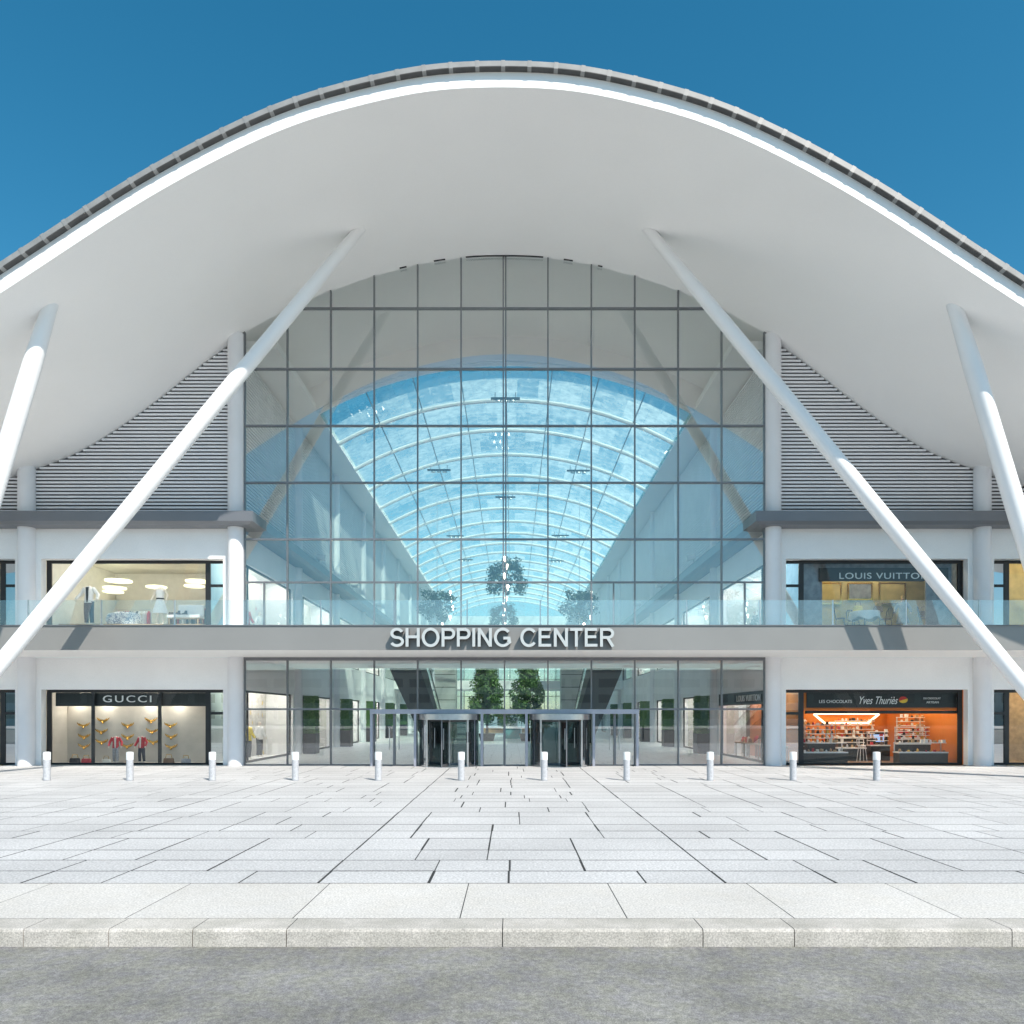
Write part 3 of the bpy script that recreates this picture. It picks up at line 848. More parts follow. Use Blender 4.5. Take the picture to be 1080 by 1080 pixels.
# ------------------------------------------------------------------ lettering
def text_mesh(body, width=None, height=None, depth=.02, shear=0, spacing=1.0, offset=0):
    cu = bpy.data.curves.new('lettering', 'FONT'); cu.body = body; cu.extrude = depth/2; cu.shear = shear
    cu.space_character = spacing; cu.offset = offset; cu.align_x = 'LEFT'; cu.resolution_u = 6
    ob = bpy.data.objects.new('lettering', cu); COL.objects.link(ob)
    dg = bpy.context.evaluated_depsgraph_get(); dg.update()
    me = bpy.data.meshes.new_from_object(ob.evaluated_get(dg))
    COL.objects.unlink(ob); bpy.data.objects.remove(ob)
    return me
def letters(body, cx, y, zbase, width, cap, m, parent, depth=.06, name='letter', shear=0, spacing=1.0, per_letter=True, offset=0):
    """stand-up lettering facing the camera side (-y), centred on cx"""
    me = text_mesh(body, depth=depth, shear=shear, spacing=spacing, offset=offset)
    xs = [v.co.x for v in me.vertices]; ys = [v.co.y for v in me.vertices]
    x0, x1 = min(xs), max(xs)
    cy0 = 0; cy1 = max(ys)
    sx = width/(x1-x0); sy = cap/(cy1-cy0)
    # islands -> letters
    import bmesh
    bm = bmesh.new(); bm.from_mesh(me)
    for v in bm.verts:
        v.co = Vector((cx-width/2+(v.co.x-x0)*sx, y-v.co.z*(1.0), zbase+v.co.y*sy))
    bm.verts.ensure_lookup_table()
    seen = set(); isl = []
    for v in bm.verts:
        if v.index in seen: continue
        st = [v]; seen.add(v.index); grp = []
        while st:
            q = st.pop(); grp.append(q.index)
            for e in q.link_edges:
                w = e.other_vert(q)
                if w.index not in seen: seen.add(w.index); st.append(w)
        isl.append(grp)
    out = []
    if not per_letter: isl = [[i for g in isl for i in g]]
    isl.sort(key=lambda g: min(bm.verts[i].co.x for i in g))
    for g in isl:
        gs = {i: k for k, i in enumerate(g)}
        vs = [tuple(bm.verts[i].co) for i in g]
        fs = [tuple(gs[v.index] for v in f.verts) for f in bm.faces if f.verts[0].index in gs]
        mb = MB(); mb.add(vs, fs)
        pl = parent.matrix_basis.translation if parent else Vector((0,0,0))
        o = mb.build(name, m, parent, offset=tuple(pl)) if parent else mb.build(name, m)
        if parent: o.location = (0,0,0)
        out.append(o)
    bm.free(); bpy.data.meshes.remove(me)
    return out

def fix_parent(o, t):
    """mesh built in world metres under a thing that stands at t.location"""
    o.location = (0,0,0)

def stroke_glyph(ch):
    """centre lines of plain grotesque capitals, cap height 1, stroke .15; returns (paths, advance)"""
    w = .075
    def arc(cx, cy, rx, ry, a0, a1, n=22): return [(cx+rx*math.cos(R(a0+(a1-a0)*i/n)), cy+ry*math.sin(R(a0+(a1-a0)*i/n))) for i in range(n+1)]
    t, b = 1-w, w
    if ch == 'H': return [[(.10,0),(.10,1)],[(.68,0),(.68,1)],[(.10,.53),(.68,.53)]], .78
    if ch == 'I': return [[(.11,0),(.11,1)]], .22
    if ch == 'E': return [[(.10,0),(.10,1)],[(.10,t),(.66,t)],[(.10,.53),(.62,.53)],[(.10,b),(.68,b)]], .72
    if ch == 'T': return [[(.34,0),(.34,1)],[(.02,t),(.66,t)]], .68
    if ch == 'N': return [[(.10,0),(.10,1)],[(.68,0),(.68,1)],[(.10,.97),(.68,.03)]], .78
    if ch == 'O': return [arc(.47,.5,.385,.445,90,450,40)], .94
    if ch == 'C': return [arc(.46,.5,.37,.445,38,322,34)], .86
    if ch == 'G': return [arc(.47,.5,.385,.445,40,318,34)+[(.80,.22),(.80,.47)],[(.86,.46),(.50,.46)]], .92
    if ch == 'P': return [[(.10,0),(.10,1)],[(.10,t),(.44,t)]+arc(.44,.70,.22,.225,90,-90,14)+[(.10,.475)]], .72
    if ch == 'R': return [[(.10,0),(.10,1)],[(.10,t),(.46,t)]+arc(.46,.71,.22,.215,90,-90,14)+[(.10,.495)],[(.42,.48),(.70,.0)]], .78
    if ch == 'S': return [arc(.37,.715,.265,.225,20,270,18)[:-1]+arc(.37,.275,.29,.215,90,-160,20)], .72
    return [], .30
def outline(path, w, closed=False):
    L = []; Rr = []; n = len(path)
    for i, p in enumerate(path):
        a = path[max(0, i-1)]; c = path[min(n-1, i+1)]
        if closed and i in (0, n-1): a = path[n-2]; c = path[1]
        d = Vector((c[0]-a[0], c[1]-a[1])).normalized(); q = Vector((-d.y, d.x))
        k = 1
        if 0 < i < n-1:
            d1 = Vector((p[0]-a[0], p[1]-a[1])).normalized(); k = min(1.5, 1/max(.4, d.dot(d1)))
        L.append((p[0]+q.x*w*k, p[1]+q.y*w*k)); Rr.append((p[0]-q.x*w*k, p[1]-q.y*w*k))
    return L, Rr
def sign_letters(body, x0, x1, z0, cap, y0, y1, m, parent):
    tot = sum(stroke_glyph(c)[1]+.07 for c in body)-.07
    sx = (x1-x0)/tot; u = 0; loc = parent.location
    for ch in body:
        paths, adv = stroke_glyph(ch)
        if paths:
            mb = MB()
            for pi, pth in enumerate(paths):
                Lh, Rh = outline(pth, .074, ch == 'O')
                n = len(pth); e = .0009*pi
                P = lambda q, y: (x0+(u+q[0])*sx-loc.x, y-loc.y, z0+q[1]*cap-loc.z)
                vs = []
                for a, c in zip(Lh, Rh): vs += [P(a,y0-e), P(c,y0-e), P(c,y1+e), P(a,y1+e)]
                fs = [(i*4+k, i*4+(k+1)%4, i*4+4+(k+1)%4, i*4+4+k) for i in range(n-1) for k in range(4)]
                fs += [(3,2,1,0), (n*4-4,n*4-3,n*4-2,n*4-1)]
                mb.add(vs, fs)
            lo = mb.build('letter', m, parent)
            rb = MB(); rb.f = list(mb.f)
            yb = min(v[1] for v in mb.v); yf = max(v[1] for v in mb.v)
            rb.v = [(a, (yf+.003 if b_ < (yb+yf)/2 else yf+.27), c_) for a, b_, c_ in mb.v]
            rb.build('letter_return', M['letterside'], lo)
        u += adv+.07
# main sign
sx0, sz0 = at(412, 682.5, -3.95); sx1, sz1 = at(647.5, 663, -3.95)
sign = thing('letter_sign', 'large white raised capital letters reading SHOPPING CENTER on the grey balcony front', 'sign', ((sx0+sx1)/2, -3.80, sz0))
sign_letters('SHOPPING CENTER', sx0, sx1, sz0, sz1-sz0, -4.16, -4.125, M['letter'], sign)
# ------------------------------------------------------------------ figures for the windows
def skin_body(V, Ed, Rd, mat_, parent, root=0, name='body'):
    me = bpy.data.meshes.new(name); me.from_pydata(V, Ed, [])
    o = bpy.data.objects.new(name, me); COL.objects.link(o)
    md = o.modifiers.new('Skin', 'SKIN')
    for i, r in enumerate(Rd):
        sv = me.skin_vertices[0].data[i]; sv.radius = r if isinstance(r, tuple) else (r, r); sv.use_root = (i == root)
    s = o.modifiers.new('Subdivision', 'SUBSURF'); s.levels = 1; s.render_levels = 1
    dg = bpy.context.evaluated_depsgraph_get(); dg.update()
    m2 = bpy.data.meshes.new_from_object(o.evaluated_get(dg))
    o.modifiers.clear(); o.data = m2; m2.name = name; bpy.data.meshes.remove(me)
    m2.materials.clear(); m2.materials.append(mat_)
    for p in m2.polygons: p.use_smooth = True
    o.parent = parent
    return o
def mannequin(label, loc, h=1.75, top=None, bottom=None, skirt=None, head=False, rz=0, belt=None, hair=None, sleeves=True, group=None, arm=0.0, body=None, plinth=0, lean=0, openfront=None):
    t = thing('mannequin', label, 'mannequin', loc, rz, group)
    k = h/1.75
    V = [(0,0,.95),(0,0,1.14),(0,0,1.34),(0,.01,1.47),(0,.0,1.53)]
    Rd = [(.135,.10),(.11,.09),(.15,.10),(.065,.06),(.055,.055)]
    Ed = [(0,1),(1,2),(2,3),(3,4)]
    if head:
        V += [(0,-.01,1.61),(0,-.01,1.71)]; Rd += [(.068,.078),(.062,.075)]; Ed += [(4,5),(5,6)]
    for s in (-1, 1):
        b = len(V)
        V += [(s*.16,0,1.42),(s*(.24+arm*.1),.02,1.17),(s*(.22+arm*.2),-.10-arm*.1,.95),(s*(.22+arm*.2),-.13-arm*.1,.84)]
        Rd += [.058,.042,.03,.028]; Ed += [(2,b),(b,b+1),(b+1,b+2),(b+2,b+3)]
        b = len(V); st = s*lean
        V += [(s*.09,0,.86),(s*.10,-.02-st*.08,.48),(s*.105,.02-st*.12,.07),(s*.115,-.11-st*.12,.035)]
        Rd += [.088,.055,.036,.033]; Ed += [(0,b),(b,b+1),(b+1,b+2),(b+2,b+3)]
    V = [(x*k,y*k,z*k) for x,y,z in V]
    Rd = [(r[0]*k,r[1]*k) if isinstance(r, tuple) else r*k for r in Rd]
    skin_body(V, Ed, Rd, body or M['manq'], t)
    def L(secs): return MB().loft([(a*k,b_*k,z*k,rx*k,ry*k) for a,b_,z,rx,ry in secs], 16)
    if top:
        mb = L([(0,0,.84,.185,.145),(0,0,.98,.175,.135),(0,0,1.14,.155,.125),(0,0,1.30,.185,.135),(0,0,1.42,.175,.115),(0,0,1.475,.09,.075)])
        if sleeves:
            for s in (-1, 1):
                mb.tube([(s*.15*k,0,1.425*k),(s*(.25+arm*.1)*k,.02*k,1.17*k),(s*(.225+arm*.2)*k,(-.10-arm*.1)*k,.955*k)], [.078*k,.066*k,.056*k], 10)
        mb.build('jacket', M[top], t, smooth=True)
        if openfront: MB().prism_y([(-.03*k,.86*k),(.03*k,.86*k),(.05*k,1.44*k),(-.05*k,1.44*k)], -.152*k, -.10*k).build('shirt_front', M[openfront], t)
    if bottom:
        mb = L([(0,0,.80,.165,.125),(0,0,.92,.172,.13),(0,0,1.0,.155,.12)])
        for s in (-1, 1):
            st = s*lean
            mb.tube([(s*.085*k,0,.90*k),(s*.10*k,(-.02-st*.08)*k,.48*k),(s*.105*k,(.02-st*.12)*k,.09*k)], [.105*k,.085*k,.07*k], 12)
        mb.build('trousers', M[bottom], t, smooth=True)
    if skirt:
        L([(0,0,.46,.30,.24),(0,0,.60,.27,.21),(0,0,.85,.195,.155),(0,0,1.04,.14,.115),(0,0,1.3,.165,.125),(0,0,1.40,.15,.10)]).build('dress', M[skirt], t, smooth=True)
    if belt:
        L([(0,0,1.02,.152,.127),(0,0,1.07,.15,.125)]).build('belt', M[belt], t)
    if hair:
        L([(0,.02,1.52,.10,.075),(0,.02,1.62,.098,.088),(0,.015,1.74,.085,.088),(0,.01,1.80,.03,.04)]).build('hair', M[hair], t, smooth=True)
    if head:
        MB().box(-.045*k,.045*k,-.125*k,-.06*k,1.575*k,1.58*k).build('mouth', M['red'], t)
    MB().lathe([(.20,-plinth),(.20,-plinth+.02),(.19,.012)] if plinth else [(.20,0),(.19,.018)], (0,0,0), 20).build('stand', M['steel'] if not plinth else M['tilewhite'], t)
    return t

# ------------------------------------------------------------------ front shop windows
def front_window(s, oa, oc, z0, zh, upper):
    """frames of one opening: narrow light beside the hall, wide display window outward"""
    YF0, YF1 = YW+.40, YW+.48
    fr = MB()
    fr.box(s*oa,s*oc,YF0,YF1,zh-.13,zh).box(s*oa,s*oc,YF0,YF1,z0,z0+.09)
    for x, w in ((oa,.07),(oa+.72,.22),(oc-.20,.20)): fr.box(s*x,s*(x+w),YF0,YF1,z0+.09,zh-.13)
    zt = z0+2.30
    fr.box(s*(oa+.07),s*(oa+.72),YF0+.005,YF1-.005,zt-.06,zt+.06)
    w = fr.build('shop_window', M['dark'], B)
    y = YF0+.04
    MB().quad((s*(oa+.94),y,z0+.09),(s*(oc-.2),y,z0+.09),(s*(oc-.2),y,zh-.13),(s*(oa+.94),y,zh-.13)).build('pane', M['glasss'], w)
    for a, c in ((z0+.09,zt-.06),(zt+.06,zh-.13)):
        MB().quad((s*(oa+.07),y,a),(s*(oa+.72),y,a),(s*(oa+.72),y,c),(s*(oa+.07),y,c)).build('side_pane', M['glassx'], w)
    return w
def room(w, s, oa, oc, z0, zh, depth, wall, back, floor='floor', ceil='soffit'):
    x0, x1 = s*(oa+.86), s*(oc+.15)
    y0, y1 = YW+WT+.16, YW+WT+.16+depth
    MB().box(x0,x1,y1,y1+.06,z0-.02,zh+.62).build('back_wall', M[back], w)
    MB().box(x0,x0-s*.05,y0,y1+.06,z0-.02,zh+.62).box(x1,x1+s*.05,y0,y1+.06,z0-.02,zh+.62).build('room_wall', M[wall], w)
    MB().box(x0,x1,y0,y1,zh+.55,zh+.61).box(x0,x1,y0-.04,y0+.02,zh-.02,zh+.61).build('room_ceiling', M[ceil], w)
    MB().box(x0,x1,y0-.1,y1,z0-.04,z0+.012).build('room_floor', M[floor], w)
    return y0, y1
def lamp_strip(w, x0, x1, y, z, m='whitelamp', n=1, wd=.10):
    for i in range(n):
        a = x0+(x1-x0)*i/n; c = x0+(x1-x0)*(i+.8)/n
        MB().box(a,c,y-wd/2,y+wd/2,z-.03,z+.02).build('ceiling_lamp', M[m], w)

OA, OC = 12.42, 20.45
# --- lower left: dark headed jewellery window
w = front_window(-1, OA, OC, .0, ZW0, False)
y0, y1 = room(w, -1, OA, OC, 0, ZW0, 1.7, 'beige', 'beige', 'beige', 'header')
MB().box(-20.2,-13.45,.78,.86,2.62,3.22).build('header_board', M['header'], w)
for px in (98.3, 168.5):
    x, _ = at(px, 700, .66); MB().box(x-.07,x+.07,.63,.70,.09,3.22).build('window_post', M['dark'], w)
lamp_strip(w, -19.6, -14.0, 1.15, 3.83, 'whitelamp', 4, .16)
lamp_strip(w, -18.4, -15.4, 2.0, 3.83, 'whitelamp', 2, .12)
for px in (80, 110, 156, 186):
    x, _ = at(px, 700, y1-.3)
    MB().lathe([(.10,0),(.10,.05)], (x,y1-.3,2.80), 16).build('spot_lamp', M['spot'], w)
gx0, _ = at(108.5, 0, .74); gx1, _ = at(159.5, 0, .74)
gs = thing('shop_sign', 'white spaced capital letters on the black header of the jewellery window, lower left', 'sign', ((gx0+gx1)/2,.76,2.78))
letters('GUCCI', (gx0+gx1)/2, .755, 2.80, gx1-gx0, .30, M['lamp'], gs, depth=.03, spacing=1.25)
orn = [(340,865,'top row, leftmost'),(420,845,'top row, second from the left'),(520,865,'top row, middle'),(615,845,'top row, fourth from the left'),(695,865,'top row, rightmost'),
       (343,910,'middle row, leftmost'),(413,890,'middle row, second from the left'),(520,912,'middle row, middle'),(620,888,'middle row, fourth from the left'),(697,910,'middle row, rightmost'),
       (343,950,'bottom row, leftmost'),(415,932,'bottom row, second from the left'),(518,948,'bottom row, middle'),(625,932,'bottom row, fourth from the left'),(697,952,'bottom row, rightmost')]
first = None
for cx, cy, nm in orn:
    x, z = at(cx/3.857, 540+cy/3.857, y1-.06)
    lab = 'gold necklace on the beige back wall, '+nm
    if first is None:
        first = thing('necklace', lab, 'necklace', (x, y1-.08, z), group='gold necklaces on the window back wall')
        pts = [(.30*math.sin(a), 0, .16-.30*math.cos(a)*.75) for a in [R(-75+150*i/14) for i in range(15)]]
        MB().tube(pts, [.018+.03*math.sin(math.pi*i/14) for i in range(15)], 8).build('chain', M['gold'], first, smooth=True)
        pts = [(.20*math.sin(a), -.02, .12-.20*math.cos(a)*.8) for a in [R(-70+140*i/10) for i in range(11)]]
        MB().tube(pts, [.014+.02*math.sin(math.pi*i/10) for i in range(11)], 8).build('inner_chain', M['gold'], first, smooth=True)
        MB().lathe([(.002,-.20),(.06,-.14),(.045,-.09),(.002,-.05)], (0,-.02,0), 12).build('pendant', M['gold'], first, smooth=True)
    else: dup(first, (x, y1-.08, z), label=lab)
for px, lab, ln in ((122, 'headless mannequin in an open red jacket and grey trousers striding, left of the pair', .9), (149.5, 'headless mannequin in a red jacket and dark trousers, right of the pair', -.4)):
    x, _ = at(px, 800, 1.35)
    mannequin(lab, (x, 1.35, .03), 1.42, 'red', 'grey' if ln > 0 else 'navy', lean=ln, arm=.5, rz=.3 if ln > 0 else -.15, openfront='cream')
x, _ = at(112, 800, 1.25)
hb = thing('handbag', 'small white handbag standing on the floor of the lower left window', 'handbag', (x,1.25,.02))
MB().loft([(0,0,0,.22,.09),(0,0,.16,.20,.07),(0,0,.2,.18,.05)], 14).build('bag_body', M['cream'], hb, smooth=True)
MB().tube([(-.12,0,.2),(-.09,0,.33),(.09,0,.33),(.12,0,.2)], .014, 8).build('handle', M['gold'], hb)

for px, l, m, sc_ in ((79,'black handbag on the floor of the jewellery window, left of the necklaces','black',1.2),(91,'red handbag on the floor of the jewellery window, left of the small white bag','red',1.1),(137,'gold handbag on the floor between the two red jacketed mannequins','gold',.9),(178,'brown handbag on the floor of the jewellery window, right of the necklaces','brown',1.2),(196,'grey handbag on the floor of the jewellery window, at the right edge','grey',1.1)):
    x, _ = at(px, 800, 1.2)
    h2 = dup(hb, (x,1.2,.02), label=l); h2.scale = (sc_,sc_,sc_)
    for c in h2.children:
        if c.name.startswith('bag_body'):
            c.data = c.data.copy(); c.data.materials[0] = M[m]
# --- upper left: clothes shop with mannequins and disc lamps
w = front_window(-1, OA, OC, 5.70, ZW1, True)
y0, y1 = room(w, -1, OA, OC, 5.70, ZW1, 6.0, 'cream_wall', 'cream_wall', 'wood', 'cream_wall')
for px, py, yy, r in ((125,613.5,3.6,.62),(121,621,4.6,.55),(119.5,625,5.6,.5),(208,614,3.4,.55),(205,619,5.2,.5),(165,620,5.0,.5)):
    x, z = at(px, py, yy)
    MB().lathe([(r,0),(r,.07)], (x,yy,min(z, ZW1+.45)), 28).build('disc_lamp', M['disclamp'], w)
lamp_strip(w, -19.5, -14.2, 3.0, ZW1+.53, 'whitelamp', 4, .2)
lamp_strip(w, -19.5, -14.2, 1.0, ZW1+.50, 'whitelamp', 6, .10)
xm, _ = at(94, 640, 1.7)
MB().box(-20.2,-13.5,1.0,2.6,5.71,6.35).build('display_plinth', M['wood'], w)
mannequin('headless mannequin in a white pleated jacket over dark wide trousers, upper left window', (xm,1.7,6.38), 2.1, 'whitec', 'navy', arm=.9, openfront='black')
xm, _ = at(169, 640, 1.8)
mannequin('headless mannequin in a white sleeveless dress with a black belt, upper left window', (xm,1.8,6.38), 2.05, None, None, 'whitec', belt='black', arm=.4)
xm, _ = at(131, 650, 1.6)
tag(MB().loft([(xm,1.6,6.36,.75,.5),(xm,1.6,6.62,.82,.56),(xm,1.6,6.85,.72,.5),(xm,1.6,6.95,.4,.3),(xm,1.6,6.97,.05,.05)], 26).build('pouf', M['pattern'], smooth=True), 'round pouf with a blue and white leaf pattern between the two upper left mannequins', 'pouf')
xm, _ = at(196, 650, 1.7)
bn = thing('display_bench', 'white upholstered bench with a low back in the upper left window', 'bench', (xm,1.7,6.36))
MB().box(-.75,.75,-.3,.3,.32,.46).build('seat', M['whitec'], bn, bevel=.03)
MB().box(-.45,.75,.18,.30,.462,.98).build('backrest', M['whitec'], bn, bevel=.04)
for a in (-.66,.66):
    for c in (-.24,.24): MB().bar((a,c,0),(a,c,.32),.05).build('leg', M['wood'], bn)
for i, (d, l) in enumerate(((-.18,'black patterned shoe on the white bench, left one of the pair'),(.14,'black patterned shoe on the white bench, right one of the pair'))):
    sh = thing('shoe', l, 'shoe', (xm+d-.15,1.55,6.825), .3)
    MB().loft([(0,0,0,.16,.06),(0,0,.05,.15,.055),(.06,0,.10,.07,.045),(.08,0,.2,.05,.04)], 14).build('shoe_upper', M['navy'], sh, smooth=True)
    MB().loft([(0,0,-.004,.17,.065),(0,0,.012,.165,.062)], 14).build('sole', M['whitec'], sh)
# clothes rails at the back
for (xa, xb, yy, lab) in ((-19.3,-17.6,4.3,'rail of mixed clothes at the back of the upper left shop, left one'),(-16.9,-15.2,4.6,'rail of mixed clothes at the back of the upper left shop, middle one'),(-15.0,-13.9,3.4,'rail of mixed clothes at the back of the upper left shop, right one')):
    rk = thing('clothes_rail', lab, 'clothes rail', ((xa+xb)/2,yy,5.72))
    hw = (xb-xa)/2
    MB().tube([(-hw,0,0),(-hw,0,1.75),(hw,0,1.75),(hw,0,0)], .03, 8).build('frame', M['steel'], rk)
    for i in range(14):
        u = -hw+.1+i*(2*hw-.2)/13
        MB().loft([(u,0,.55+random.uniform(0,.3),.045,.24),(u,0,1.5,.04,.22),(u,0,1.66,.02,.05)], 8).build('garment', M[random.choice(['navy','grey','cream','black','whitec','red','brown'])], rk)

# --- upper right: dark sign above a cafe like display
w = front_window(1, OA, OC, 5.70, ZW1, True)
y0, y1 = room(w, 1, OA, OC, 5.70, ZW1, 2.6, 'bluegrey', 'olive', 'wood', 'header')
lx0, lz0 = at(882, 0, .8)[0], 0
MB().box(13.45,14.35,.95,1.05,5.72,ZW1).box(19.05,20.2,.95,1.05,5.72,ZW1).build('side_curtain', M['bluegrey'], w)
MB().box(14.36,19.04,.95,1.05,8.78,ZW1).build('head_curtain', M['bluegrey'], w)
xa, za = at(864, 613, .86); xb, zb = at(1000, 599.5, .86)
MB().box(xa,xb,.84,.92,za,zb+.02).build('header_board', M['header'], w)
tx0, tz0 = at(885.5, 610.3, .8); tx1, tz1 = at(979.5, 604, .8)
ls = thing('shop_sign', 'thin white capital letters on the dark header board of the upper right window', 'sign', ((tx0+tx1)/2,.835,tz0))
letters('LOUIS VUITTON', (tx0+tx1)/2, .825, tz0, tx1-tx0, tz1-tz0, M['lamp'], ls, depth=.025, spacing=1.1)
lamp_strip(w, 14.5, 18.9, 1.2, ZW1+.5, 'warmlamp', 5, .10)
lamp_strip(w, 14.2, 19.2, 2.3, ZW1+.5, 'warmlamp', 3, .10)
for (a, c, z0_, z1_) in ((14.7,16.2,7.55,8.6),(16.5,17.7,7.75,8.6),(18.0,19.3,7.55,8.6)):
    p = thing('framed_panel', {14.7:'gilt framed panel on the yellow back wall of the upper right window, left one',16.5:'gilt framed panel on the yellow back wall of the upper right window, middle one',18.0:'gilt framed panel on the yellow back wall of the upper right window, right one'}[a], 'picture', ((a+c)/2,y1-.05,(z0_+z1_)/2))
    hw, hh = (c-a)/2, (z1_-z0_)/2
    MB().box(-hw,hw,-.03,.0,hh-.07,hh).box(-hw,hw,-.03,.0,-hh,-hh+.07).box(-hw,-hw+.07,-.03,.0,-hh+.07,hh-.07).box(hw-.07,hw,-.03,.0,-hh+.07,hh-.07).build('frame', M['gold'], p)
    MB().box(-hw+.07,hw-.07,-.012,.0,-hh+.07,hh-.07).build('panel', M['olive'] if a != 16.5 else M['bluegrey'], p)
MB().box(13.6,20.1,1.1,3.1,5.71,6.20).build('display_plinth', M['brown'], w)
def table(lab, x, y, z, r, h, cloth=True):
    t = thing('cafe_table', lab, 'table', (x,y,z))
    MB().lathe([(r,h-.04),(r,h)], (0,0,0), 24).build('tabletop', M['brown'], t)
    MB().lathe([(.04,.03),(.04,h-.04)], (0,0,0), 10).build('leg', M['dark'], t)
    MB().lathe([(r*.55,0),(r*.5,.03)], (0,0,0), 16).build('base', M['dark'], t)
    if cloth:
        mb = MB(); n = 40; vs = []; 
        for ring, (rr, zz) in enumerate(((.02,h+.008),(r*1.01,h+.008),(r*1.04,h-.03),(r*1.08,h-.34))):
            for k in range(n):
                a = 2*math.pi*k/n; q = rr*(1+(.06*math.sin(5*a) if ring == 3 else 0)); dz = (.07*math.sin(5*a+1) if ring == 3 else 0)
                vs.append((q*math.cos(a), q*math.sin(a), zz+dz))
        fs = [(i*n+k, i*n+(k+1)%n, (i+1)*n+(k+1)%n, (i+1)*n+k) for i in range(3) for k in range(n)]
        mb.add(vs, fs); c = mb.build('tablecloth', M['whitec'], smooth=True)
        c.location = (x,y,z)
        tag(c, 'white cloth over the round cafe table in the upper right window', 'tablecloth')
    return t
x, _ = at(912, 640, 1.8); table('round cafe table under a white cloth in the upper right window', x, 1.8, 6.22, .62, .78)
def chair(lab, x, y, z, rz, first=[None]):
    if first[0] is None:
        t = thing('cafe_chair', lab, 'chair', (x,y,z), rz, 'black cafe chairs in the upper right window')
        MB().lathe([(.22,.44),(.22,.48)], (0,0,0), 20).build('seat', M['brown'], t)
        for a in (-.17,.17):
            MB().tube([(a,-.16,.44),(a*1.15,-.2,0)], .016, 8).build('leg', M['dark'], t)
            MB().tube([(a,.16,.44),(a*1.15,.2,0)], .016, 8).build('leg', M['dark'], t)
        MB().tube([(-.19,.18,.46),(-.2,.25,.85),(-.1,.28,1.0),(.1,.28,1.0),(.2,.25,.85),(.19,.18,.46)], .02, 8).tube([(-.10,.2,.46),(-.08,.26,.98)], .012, 6).tube([(.10,.2,.46),(.08,.26,.98)], .012, 6).tube([(0,.2,.46),(0,.27,.99)], .012, 6).build('backrest', M['dark'], t)
        first[0] = t; return t
    return dup(first[0], (x,y,z), rz, lab)
for px, yy, rz, l in ((886,1.7,1.2,'black cafe chair left of the cloth covered table'),(900,2.5,.2,'black cafe chair behind the cloth covered table'),(934,2.0,-1.3,'black cafe chair right of the cloth covered table'),(975,1.6,.9,'black cafe chair with a handbag, near the right curtain')):
    x, _ = at(px, 640, yy); chair(l, x, yy, 6.22, rz)
x, _ = at(952, 640, 2.1)
mannequin('seated looking display figure with long blonde hair in a blue grey dress, upper right window', (x,2.1,6.05), 1.72, 'bluegrey', None, 'bluegrey', head=True, hair='hair', body=M['skin'], rz=-.5, arm=.6)
for px, yy, zz, l, m in ((905,1.75,7.0,'yellow leather handbag standing on the cloth covered table','yellow'),(974,1.45,6.72,'black leather handbag on the right hand cafe chair','black'),(926,1.9,7.0,'small brown handbag on the cloth covered table','brown')):
    x, _ = at(px, 640, yy)
    hb = thing('handbag', l, 'handbag', (x,yy,zz+.01))
    MB().loft([(0,0,0,.25,.1),(0,0,.2,.21,.08),(0,0,.27,.16,.04)], 14).build('bag_body', M[m], hb, smooth=True)
    MB().tube([(-.14,0,.25),(-.10,0,.42),(0,0,.47),(.10,0,.42),(.14,0,.25)], .016, 8).build('handle', M['brown'] if m != 'brown' else M['gold'], hb)

# --- lower right: orange chocolate shop
w = front_window(1, OA, OC, 0, ZW0, False)
y0, y1 = room(w, 1, OA, OC, 0, ZW0, 7.0, 'orange', 'orange', 'brown', 'orange')
xl, xr = at(851,0,.7)[0], at(1010,0,.7)[0]
hz0, hz1 = at(0,746.5,.7)[1], at(0,730.5,.7)[1]
MB().box(xl,xr,.72,.80,hz0,hz1).build('header_board', M['header'], w)
MB().box(xl-.16,xr+.06,.75,.83,hz1+.004,hz1+.10).box(xl-.16,xl-.004,.75,.83,hz0,hz1).box(xl-.16,xr+.06,.75,.83,hz0-.10,hz0-.004).build('header_border', M['orange'], w)
MB().box(xl-.05,xr+.05,.70,.86,hz0-.26,hz0-.12).build('door_track', M['dark'], w)
ys = .715
def shop_text(body, pxa, pxb, pya, pyb, shear, lab, off=0):
    x0, z0 = at(pxa, pyb, ys); x1, z1 = at(pxb, pya, ys)
    t = thing('shop_sign', lab, 'sign', ((x0+x1)/2, ys, z0))
    letters(body, (x0+x1)/2, ys, z0, x1-x0, z1-z0, M['lamp'], t, depth=.02, shear=shear, per_letter=(shear == 0), name='letter' if shear == 0 else 'lettering', offset=off)
    return t
shop_text('LES CHOCOLATS', 864, 898.5, 738.2, 741.4, 0, 'small white capital letters at the left of the chocolate shop header')
shop_text('Yves Thuriès', 906.5, 947, 734.6, 742.5, .45, 'large white slanted script in the middle of the chocolate shop header')
shop_text('DU CHOCOLAT', 974, 992, 735.5, 737.5, 0, 'faint small upper line of letters at the right of the chocolate shop header')
shop_text('ARTISAN', 977, 990, 739.5, 741.8, 0, 'faint small lower line of letters at the right of the chocolate shop header')
x, z = at(952.5, 738, ys)
lg = thing('shop_emblem', 'round leaf shaped emblem in yellow and red beside the script on the chocolate shop header', 'emblem', (x,ys,z))
def halfdisc(a0, a1, rr):
    return [(rr*math.cos(a), rr*.75*math.sin(a)) for a in [a0+(a1-a0)*i/14 for i in range(15)]]
MB().prism_y(halfdisc(R(20),R(200),.19), -.012, .0).build('upper_half', M['redlogo'], lg)
MB().prism_y(halfdisc(R(202),R(378),.20), -.014, .0).build('lower_half', M['yellogo'], lg)
